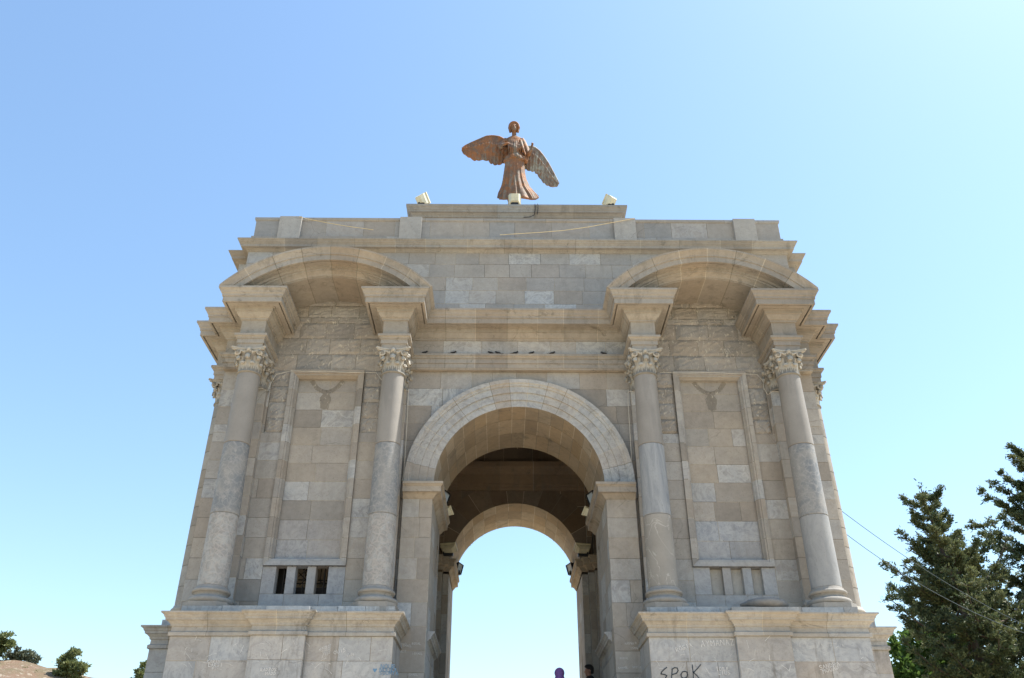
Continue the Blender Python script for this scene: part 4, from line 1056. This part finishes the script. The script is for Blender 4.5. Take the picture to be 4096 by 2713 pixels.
def wire(pa,label):
    P_=[]; 
    # smooth through control points in the vertical plane of the span
    ts=[p[0] for p in pa]; zs=[p[1] for p in pa]
    co=np.polyfit(ts,zs,3)
    for k in range(31):
        t=ts[0]+(ts[-1]-ts[0])*k/30; P_.append((3.9+7.576*t,13+7*t,float(np.polyval(co,t))))
    cable('overhead_wire',P_,.0060,M['wire'],label,'wire','overhead wires tied to the right side of the arch')
wire([(0,5.40),(.244,4.73),(.398,4.48),(1,4.155),(1.35,4.25)],'lower overhead wire from the arch to beyond the dark tree')
wire([(0,5.72),(.244,5.12),(.447,4.857),(1,4.36),(1.35,4.40)],'upper overhead wire from the arch to beyond the dark tree')
mb=MB(); mb.tube([(1.19,13.15,3.9),(1.19,13.15,4.7),(1.17,13.2,5.0)],.008,5); mb.tube([(1.215,13.1,3.9),(1.215,13.1,4.75)],.006,5); tag(mb.build('cable',M['cableblack']),'dark cables running up the wall inside the passage on the right','cable')

# ------------------------------------------------------------------ birds on the architrave
def bird(x,flip,pose,label):
    mb=MB(); z=5.449; y=9.690; c=(.03,.03,.03,0)
    f=flip
    rot=Matrix.Rotation(f*R(28),3,'Y')
    mb.ell((x,y,z+.022),(.030,.013,.014),10,7,rot,c)
    mb.ell((x+f*-.026,y,z+.038),(.012,.010,.011),8,6,None,c)
    mb.tube([(x-f*.036,y,z+.038),(x-f*.047,y,z+.036)],[.003,.0008],5,c)
    mb.grid([[(x+f*.02,y-.008,z+.014),(x+f*.02,y+.008,z+.014)],[(x+f*(.062+.01*pose),y-.005,z-.002+.016*pose),(x+f*(.062+.01*pose),y+.005,z-.002+.016*pose)]],col=c)
    mb.ell((x+f*.012,y-.010,z+.022),(.028,.004,.009),8,5,Matrix.Rotation(f*R(18),3,'Y'),c)
    for q in (-.006,.006): mb.tube([(x+q,y,z+.012),(x+q,y,z)],.0012,4,c)
    tag(mb.build('bird',M['bird']),label,'bird','dark birds resting on the architrave ledge')
NM=['leftmost dark bird on the ledge above the arch, next to the inner left capital','second dark bird from the left on the ledge above the arch','third dark bird from the left on the ledge above the arch','fourth dark bird from the left on the ledge above the arch','dark bird on the ledge just left of the top of the arch','dark bird on the ledge just right of the top of the arch','second dark bird from the right on the ledge above the arch','rightmost dark bird on the ledge above the arch']
for x,f_,p_,l_ in zip((-1.204,-.837,-.356,-.266,-.045,.162,.429,1.091),(-1,-1,1,1,-1,-1,-1,1),(0,1,0,1,1,0,1,0),NM): bird(x,f_,p_,l_)

# ------------------------------------------------------------------ people standing in the passage
FZ=1.085
def person(x,y,H,face,label,woman):
    """H in layout units; face = heading angle of the nose direction"""
    E_=empty('person',(x,y,FZ),label,'person')
    Rz=Matrix.Rotation(face,3,'Z')        # local -Y is the front
    k=H/1.75                              # local metres -> layout
    def T_(p): v=Rz@Vector(p); return (x+v.x*k,y+v.y*k,FZ+v.z*k)
    class B(MB):
        def L(s,pts,rs,n=10): 
            s.tube([T_(p) for p in pts],[r_*k for r_ in rs],n)
            for p,r_ in zip(pts,rs): MB.ell(s,T_(p),(r_*k,)*3,10,7)
        def E(s,p,r_,rot=None): MB.ell(s,T_(p),tuple(q*k for q in r_),14,10,(Rz@rot) if rot else Rz)
    b=B(); sh=.155 if woman else .185
    b.L([(0,0,.95),(0,.01,1.12),(0,.01,1.30),(0,.015,1.42)],[.125,.115,.130,.10]); 
    for q in (-1,1):
        b.L([(q*.05,.015,1.42),(q*sh,.015,1.40)],[.07,.055])
        b.L([(q*sh,.015,1.39),(q*(sh+.045),.03,1.11),(q*(sh+.03),-.05,.87)],[.050,.038,.026])
        b.E((q*(sh+.03),-.06,.81),(.018,.035,.05))
        for f_ in range(4): b.L([(q*(sh+.03),-.085+.018*f_,.785),(q*(sh+.025),-.088+.018*f_,.745-.006*abs(f_-1.5)),(q*(sh+.012),-.085+.018*f_,.715)],[.009,.0085,.007],6)
        b.L([(q*(sh+.015),-.095,.825),(q*(sh+.005),-.115,.785)],[.010,.008],6)
        b.L([(q*.085,0,.92),(q*.095,-.01,.50),(q*.10,.02,.09)],[.085,.055,.036])
        b.L([(q*.10,.04,.04),(q*.105,-.12,.03)],[.040,.032])
    b.L([(0,.012,1.44),(0,-.01 if not woman else 0,1.53)],[.056,.054])
    # head
    hz=1.625
    b.E((0,.008,hz+.025),(.074,.094,.095)); b.E((0,-.042,hz-.045),(.056,.050,.068)); b.E((0,-.062,hz-.095),(.026,.024,.022))
    b.L([(0,-.088,hz+.012),(0,-.108,hz-.022)],[.010,.014],6); b.E((0,-.092,hz-.060),(.024,.012,.009))
    b.E((0,-.082,hz+.030),(.050,.014,.011))
    for q in (-1,1): b.E((q*.076,.010,hz-.008),(.009,.020,.032))
    for q in (-1,1): b.E((q*.028,-.083,hz+.008),(.014,.010,.008))
    body=b.build('body',M['skin'],E_); remesh(body,.0045 if not woman else .006,1)
    if not woman:
        h=B(); h.E((0,.020,hz+.050),(.081,.097,.086)); h.E((0,.062,hz+.0),(.068,.052,.075)); h.E((0,-.062,hz+.098),(.060,.045,.030)); h.E((0,.0,hz+.115),(.066,.080,.035))
        for k_ in range(30):
            a=rng.uniform(0,PI); u=rng.uniform(-.06,.06); h.E((u,-.085+.13*rng.random(),hz+.108+rng.uniform(0,.022)),(.014,.018,.012))
        o=h.build('hair',M['hair'],body); remesh(o,.004)
        s_=B(); s_.L([(0,0,.90),(0,.01,1.12),(0,.01,1.30),(0,.018,1.425)],[.142,.132,.145,.108])
        for q in (-1,1): s_.L([(q*.05,.018,1.43),(q*sh,.018,1.405),(q*(sh+.025),.02,1.22)],[.078,.066,.058])
        o=s_.build('tshirt',M['blackcloth'],body); remesh(o,.006)
    else:
        h=B(); h.E((0,.015,hz+.02),(.122,.128,.125)); h.E((0,-.012,hz-.06),(.082,.088,.09)); h.L([(0,.02,hz-.06),(0,.02,1.50),(0,.01,1.42)],[.108,.125,.165])
        h.E((.06,0,1.40),(.10,.11,.08)); h.E((-.06,0,1.40),(.10,.11,.08))
        for k_ in range(7): h.L([(-.08+.02*k_,-.09,1.52-.01*k_),(-.06+.02*k_,-.105,1.44-.006*k_)],[.012,.014],6)
        o=h.build('headscarf',M['scarf'],body); remesh(o,.006,2)
        s_=B(); s_.L([(0,0,.30),(0,0,.70),(0,.01,1.12),(0,.01,1.30),(0,.015,1.39)],[.22,.185,.150,.155,.115])
        for q in (-1,1): s_.L([(q*.05,.015,1.40),(q*sh,.015,1.385),(q*(sh+.05),.03,1.11),(q*(sh+.035),-.04,.90)],[.075,.066,.055,.048])
        o=s_.build('long_coat',M['blackcloth'],body); remesh(o,.008)
    for nm,mt in (('trousers',M['jeans']),):
        t_=B()
        for q in (-1,1): t_.L([(q*.075,0,.93),(q*.095,-.01,.50),(q*.10,.02,.12)],[.10,.075,.058])
        if not woman: t_.L([(0,0,.86),(0,0,.96)],[.125,.135]); 
        o=t_.build(nm,mt,body); remesh(o,.006)
# nose direction: local -Y rotated; -90 deg turns the face towards -X
def pos_for(ratio_x,Y): return (-.176+ratio_x*Y)
person(.945,12.0,.985,R(-100),'man with short black hair and black T-shirt in profile facing left under the arch',False)
person(.55,12.0,.945,R(-140),'woman in a violet headscarf and black coat against the sky under the arch',True)

# ------------------------------------------------------------------ ground, steps, terrace
def structure(o): o['kind']='structure'; return o
mb=MB(); n=48
HX=[-200,-120,-60,-50,-44.3,-43,-40.8,-39.1,-35.4,-30,-20,-10,0]; HZ=[20,21,18,16,14.3,14.12,13.9,13.6,12.62,11,6,1,-2.5]
def hillz(x,y):
    # bare hillside on the far left behind the square, crest about 140 m away
    zr=float(np.interp(x,HX,HZ))+1.6
    return zr*max(0,(y-34)/46.) if y<80 else zr*max(0,1-(y-80)/90.)
xs=[-1500,-500,-250]+[-170+i*5.5 for i in range(27)]+[-15,0,20,60,160,500,1500]; ys=[-1500,-300,-60,-10,0,20]+[40+i*6 for i in range(20)]+[200,500,1500]
rows=[]
for y in ys: rows.append([(x,y,-.915+(0 if y<30 else hillz(x,y)*0.0)) for x in xs])
mb.grid(rows,smooth=False,col=(.3,.3,.3,0)); structure(mb.build('ground',M['earth']))
mb=MB(); rows=[]; hr=random.Random(3)
nx,ny=120,90
for j in range(ny+1):
    row=[]
    for i in range(nx+1):
        x=-120+120*i/nx; y=33+125*j/ny
        z=hillz(x,y)-1.6+.08*math.sin(x*1.7+y*.6)+.06*math.sin(x*.9-y*1.3)+hr.uniform(-.06,.06)
        row.append((x,y,z))
    rows.append(row)
mb.grid(rows,col=(.3,.3,.3,0)); structure(mb.build('hill',M['hill']))
mb=MB(); mb.box(-9,9,8.0,19,-.95,1.08,(.4,.4,.4,0)); structure(mb.build('terrace',M['paving']))
mb=MB()
for k in range(13): mb.box(-9,9,5.4+k*.2,8.0,-.91+k*.15,-.91+(k+1)*.15,(.4,.4,.4,0))
structure(mb.build('steps',M['paving']))
mb=MB(); mb.box(-16,16,-12,5.4,-.93,-.905,(.4,.4,.4,0)); structure(mb.build('square',M['paving']))

# ------------------------------------------------------------------ trees
def leaves(C,Nrm,size,asp=.45,seed=1,flat=0.):
    """numpy: cluster of leaf-sized quads; C (n,3) centres in layout units"""
    r=np.random.RandomState(seed); n=len(C)
    a=r.normal(size=(n,3)); a/=np.linalg.norm(a,axis=1)[:,None]
    if Nrm is not None: a=a*.7+Nrm; a/=np.linalg.norm(a,axis=1)[:,None]
    b=r.normal(size=(n,3)); b-= (b*a).sum(1)[:,None]*a; b/=np.linalg.norm(b,axis=1)[:,None]
    s=size*r.uniform(.6,1.3,(n,1)); w=b*s*asp; l=a*s
    return np.stack([C-w*.5,C+w*.5,C+w*.5+l,C-w*.2+l],1)
def leafmesh(name,Q,shade,mat,parent):
    n=len(Q); me=bpy.data.meshes.new(name)
    org=Vector((0,0,0)); p=parent
    while p is not None: org=org+p.location; p=p.parent
    v=Q.reshape(-1,3)*K-np.array(org)
    me.vertices.add(4*n); me.vertices.foreach_set('co',v.ravel())
    me.loops.add(4*n); me.loops.foreach_set('vertex_index',np.arange(4*n))
    me.polygons.add(n); me.polygons.foreach_set('loop_start',np.arange(n)*4); me.polygons.foreach_set('loop_total',np.full(n,4))
    me.update(calc_edges=True)
    ca=me.color_attributes.new('col','FLOAT_COLOR','CORNER'); c=np.repeat(np.clip(shade,0,1),4); ca.data.foreach_set('color',np.stack([c,c,c,np.ones_like(c)],1).ravel())
    me.materials.append(mat); o=bpy.data.objects.new(name,me); COL.objects.link(o); o.parent=parent; return o
def conifer(base,top,limbs,label,cat,group,seed,leafsz=.075,tuft=.10,dens=1.0,trunk_r=.16,name='conifer_tree'):
    """limbs: (start t on the trunk, azimuth deg, length, rise) ; tufts sit along limbs and their twigs"""
    rr=random.Random(seed); nr=np.random.RandomState(seed)
    T0=empty(name,base,label,cat,group)
    B=Vector(base);Tp=Vector(top); mb=MB()
    def tk(t): return B+(Tp-B)*t+Vector((math.sin(t*5)*.06,math.cos(t*4)*.06,0))
    mb.tube([tuple(tk(k/14)) for k in range(15)],[trunk_r*(1-k/14)**.8+.012 for k in range(15)],8,(.3,.2,.1,0))
    cent=[];dirs=[]
    def tufts(p,n,rad,d):
        for _ in range(n):
            cent.append(tuple(p+Vector((rr.gauss(0,rad),rr.gauss(0,rad),rr.gauss(0,rad*.9))))); dirs.append(tuple(d*.6+Vector((0,0,.35))))
    for (t,az,L,rise) in limbs:
        p0=tk(t); d=Vector((math.cos(R(az)),math.sin(R(az)),0)); pts=[];m=9
        wob=rr.uniform(-.15,.15)
        for k in range(m+1):
            u=k/m; side=Vector((-d.y,d.x,0))*math.sin(u*3+wob*9)*.10*L
            pts.append(p0+d*L*u+side+Vector((0,0,L*(rise*u-.34*math.sin(PI*u)*.5+.22*u**3))))
        mb.tube([tuple(p) for p in pts],[(.045*(L/2)**.6)*(1-k/m*.85)+.004 for k in range(m+1)],5,(.3,.2,.1,0))
        for k in range(2,m+1):
            u=k/m; p=pts[k]; tl=L*(.33*(1-u)+.13)
            for q in range(3 if L>.8 else 2):
                a2=az+rr.choice((-1,1))*rr.uniform(25,80)+(0 if u<.95 else rr.uniform(-20,20)); d2=Vector((math.cos(R(a2)),math.sin(R(a2)),rr.uniform(-.25,.55))).normalized()
                ll=tl*rr.uniform(.5,1.15); e=p+d2*ll
                mb.tube([tuple(p),tuple(p+d2*ll*.5+Vector((0,0,-.02))),tuple(e)],[.010,.007,.003],4,(.3,.2,.1,0))
                nn=max(2,int(ll/.075))
                for j in range(1,nn+1): 
                    pp=p+(e-p)*(j/nn); tufts(pp,int(24*dens),tuft*.42*rr.uniform(.7,1.25),d2)
            tufts(p,int(16*dens),tuft*.45,d)
    for k in range(8,15): tufts(tk(k/14),int(30*dens),tuft*.5,Vector((0,0,1)))
    trunk=mb.build('trunk',M['bark'],T0)
    C=np.array(cent); D=np.array(dirs); 
    Q=leaves(C,D,leafsz,.42,seed)
    # lighter, yellower sprays by clump
    sh=.35+.35*np.sin(C[:,0]*3.1+C[:,2]*4.3+seed)*np.sin(C[:,1]*3.7+C[:,2]*2.1)+nr.normal(0,.22,len(C))
    leafmesh('crown',Q,sh,M['conifer'],T0)
    return T0
TY=24.; kx=TY/20
rr=random.Random(5)
G1='dark conifers to the right of the arch'
def mk(n,seed,zmin,zmax,Lf,azf=None):
    q=random.Random(seed); out=[]
    for i in range(n):
        t=zmin+(zmax-zmin)*i/(n-1)+q.uniform(-.01,.01); out.append((min(t,.99),(i*137.5+q.uniform(-25,25))%360,Lf(t)*q.uniform(.7,1.25),q.uniform(-.05,.35)))
    return out
# tree 1: leaning trunk, several tops and long left limbs
b1=(12.75,TY,-.915); t1=(12.03,TY,9.12)
l1=mk(46,11,.42,.97,lambda t:.25+2.35*(1-t)**.85)
l1+=[(.70,182,1.75,.16),(.615,186,2.15,.02),(.80,178,1.05,.35),(.70,8,1.9,.55),(.74,-15,1.4,.75),(.78,15,.7,.75),(.62,5,2.6,.35),(.55,-5,2.8,.25),(.50,184,2.0,.05),(.86,0,.5,.7),(.66,20,2.2,.6)]
conifer(b1,t1,l1,'tall dark conifer with a thin ragged top nearest the arch on the right','tree',G1,21,dens=.6)
b2=(17.3,26.,-.915); t2=(17.0,26.,11.3)
conifer(b2,t2,mk(88,13,.25,.985,lambda t:.3+4.0*(1-t)**.7),'taller dense dark conifer at the right edge of the photo','tree',G1,22,dens=1.0,trunk_r=.24)
b3=(15.0,29.,-.915); t3=(14.9,29.,9.1)
conifer(b3,t3,mk(60,17,.22,.98,lambda t:.35+3.3*(1-t)**.6),'lower dark conifer filling the gap between the two taller ones','tree',G1,23,dens=1.1,trunk_r=.2)
def blobtree(base,blobs,label,mat,seed,n,leafsz,name='pine_tree',group=None,trunk=.10,asp=.6,shell=.55,cat='tree'):
    r=np.random.RandomState(seed); T0=empty(name,base,label,cat,group)
    Cs=[];Ds=[];Sh=[]
    mb=MB(); B=Vector(base)
    zt=max(b[2]+b[5]*.3 for b in blobs); xm=sum(b[0] for b in blobs)/len(blobs); ym=sum(b[1] for b in blobs)/len(blobs)
    mid=Vector((xm,ym,B.z+(zt-B.z)*.55))
    mb.tube([tuple(B),tuple((B+mid)/2),tuple(mid),(xm,ym,zt)],[trunk,trunk*.8,trunk*.6,trunk*.15],7,(.3,.2,.1,0))
    for (x,y,z,rx,ry,rz) in blobs:
        mb.tube([tuple(B+(mid-B)*.7),tuple((mid+Vector((x,y,z)))/2),(x,y,z)],[trunk*.45,trunk*.3,trunk*.1],5,(.3,.2,.1,0))
        m=max(20,int(n*(rx*ry*rz)**.67))
        # sub clumps on the surface of each mass
        k=max(8,int(26*(rx*rz)**.5/ (rx+.3)))
        sc=r.normal(size=(k,3)); sc/=np.linalg.norm(sc,axis=1)[:,None]; sc*=r.uniform(shell,1.0,(k,1))
        sc=sc*np.array([rx,ry,rz])+np.array([x,y,z]); tone=r.uniform(-.25,.25,k)
        idx=r.randint(0,k,m); g_=r.normal(size=(m,3))*np.array([rx,ry,rz*.75])*.19
        C=sc[idx]+g_; Cs.append(C); Ds.append(g_/np.linalg.norm(g_,axis=1)[:,None]*.8+np.array([0,0,.3])); Sh.append(.45+tone[idx]+r.normal(0,.18,m))
    C=np.concatenate(Cs); Q=leaves(C,np.concatenate(Ds),leafsz,asp,seed)
    mb.build('trunk',M['bark'],T0); leafmesh('crown',Q,np.concatenate(Sh),M[mat],T0)
    return T0
# fresh green broadleaf behind the right pedestal
blobtree((12.0,27.,-.915),[(11.75,27,4.35,.55,.6,.75),(12.3,27.2,4.9,.7,.7,.65),(11.9,27,3.3,.9,.9,.9),(12.9,27.4,4.0,1.0,.9,1.0),(13.5,27.5,5.2,.8,.8,.7),(11.45,26.9,5.15,.16,.2,.35)],
 'bright green leafy tree just behind the right pedestal',"broad",31,5200,.10,'broadleaf_tree',None,.12,.8,.35)
# pines on the hillside, far left
HY=80.
GP='trees on the dry hill far left'
def hz(x,y): return hillz(x,y)-1.6
def hp(x,y,bl,label,mat,seed,n=1500,sz=.16,**k):
    blobtree((x,y,hz(x,y)-.3),[(x+a,y+b,c,d,e,f) for a,b,c,d,e,f in bl],label,mat,seed,n,sz,group=GP,**k)
hp(-44.6,HY,[(.35,0,15.95,.85,.8,.55),(.1,0,15.35,1.0,.9,.6),(.0,0,14.8,.75,.7,.45),(-.3,0,15.5,.9,.8,.8)],'dark round topped pine cut by the left edge of the photo','pine',41,2600)
hp(-43.75,HY+1.5,[(.15,0,15.05,.24,.25,.60),(.0,0,14.55,.45,.35,.5),(-.5,0,14.5,.5,.35,.6)],'slim pale tree on the hill right behind the leftmost pine','olive',42,2600,name='slim_tree',trunk=.05)
hp(-42.45,HY+1.5,[(-.3,0,14.8,.45,.5,.55),(.35,0,14.55,.60,.5,.55),(-.55,0,14.35,.4,.4,.35)],'grey green bushy tree on the crest of the hill','olive',43,2600,name='olive_tree',trunk=.07)
hp(-37.1,HY-2,[(.15,0,14.45,.55,.55,.42),(-.35,0,13.85,.62,.6,.40),(.1,0,13.45,.85,.7,.42),(.95,0,13.05,.75,.6,.50),(-.5,0,13.0,.75,.7,.40),(.3,0,12.55,1.1,.8,.45)],'olive green stepped pine standing alone on the hill slope','pine',44,2600)
hp(-40.5,HY-2,[(-.9,0,12.45,.8,.7,.45),(.0,0,12.65,.85,.7,.48),(.9,0,12.4,.75,.7,.4),(-.1,0,12.1,1.4,.8,.4)],'low rounded green pine at the foot of the hill','pine',45,2600)
hp(-44.0,HY-2,[(-.3,0,13.75,.85,.7,.75),(.35,0,13.3,.7,.6,.75),(-.6,0,12.9,.9,.7,.6),(.3,0,12.7,.8,.6,.5)],'grey green shrub tree in the bottom left corner','olive',46,2600,name='shrub_tree')
hp(-31.2,HY,[(-.25,0,13.75,.35,.4,.30),(-.55,0,13.2,.40,.4,.30),(-.1,0,12.9,.6,.6,.5),(-.75,0,12.5,.40,.4,.25)],'dark pine peeping out behind the left pedestal','pine',47,2600)
# white building behind that pine
mb=MB(); bx=-30.1
mb.box(bx-1.45,bx+2,84,88,-.9,14.55,(.6,.6,.6,0)); mb.box(bx-1.5,bx+2.1,83.9,88.1,14.55,14.65,(.6,.6,.6,0))
B_=empty('apartment_building',(bx,86,-.915),'sliver of a white building behind the left pedestal','building')
mb.build('wall',M['concrete'],B_)
for k in range(10):
    mb=MB(); mb.box(bx-1.2,bx-.7,83.97,84.0,13.4-k*1.4,14.1-k*1.4,(.1,.1,.1,0)); mb.build('window',M['lampblack'],B_)

# ------------------------------------------------------------------ camera
cam=bpy.data.cameras.new('camera'); co=bpy.data.objects.new('camera',cam); COL.objects.link(co)
cam.sensor_width=36; cam.sensor_fit='HORIZONTAL'; cam.lens=3474.5/4096*36; cam.clip_start=.1; cam.clip_end=6000
co.location=(-.176*K,0,0)
yaw=R(.53); pitch=R(30.37)
co.rotation_euler=(PI/2+pitch,0,-yaw)
S.camera=co
# ------------------------------------------------------------------ light
EL=R(62); AZ=R(10)     # sun: to the right, a little behind the facade plane
w=bpy.data.worlds.new('World'); S.world=w; w.use_nodes=True; nt=w.node_tree; nt.nodes.clear()
sky=nt.nodes.new('ShaderNodeTexSky'); sky.sky_type='NISHITA'; sky.sun_disc=False; sky.sun_elevation=EL; sky.sun_rotation=PI/2-AZ
sky.altitude=0; sky.air_density=1.4; sky.dust_density=.9; sky.ozone_density=1.0
bg=nt.nodes.new('ShaderNodeBackground'); bg.inputs['Strength'].default_value=.11
ow=nt.nodes.new('ShaderNodeOutputWorld'); mx=nt.nodes.new('ShaderNodeMix'); mx.data_type='RGBA'; mx.blend_type='MULTIPLY'; mx.inputs[0].default_value=1.
nt.links.new(sky.outputs[0],mx.inputs[6]); mx.inputs[7].default_value=(.975,1.085,1.14,1); nt.links.new(mx.outputs[2],bg.inputs[0]); nt.links.new(bg.outputs[0],ow.inputs[0])
sl_=bpy.data.lights.new('sun','SUN'); sl_.energy=5.0; sl_.angle=R(.53); sl_.color=(1,.95,.86)
so=bpy.data.objects.new('sun',sl_); COL.objects.link(so)
d=Vector((math.cos(EL)*math.cos(AZ),math.cos(EL)*math.sin(AZ),math.sin(EL)))
so.rotation_euler=d.to_track_quat('Z','Y').to_euler(); so.location=(20,5,40)
S.view_settings.view_transform='Standard'; S.view_settings.look='None'; S.view_settings.gamma=1; S.view_settings.exposure=1.0
S.render.engine='CYCLES'; S.cycles.max_bounces=8; S.cycles.diffuse_bounces=5
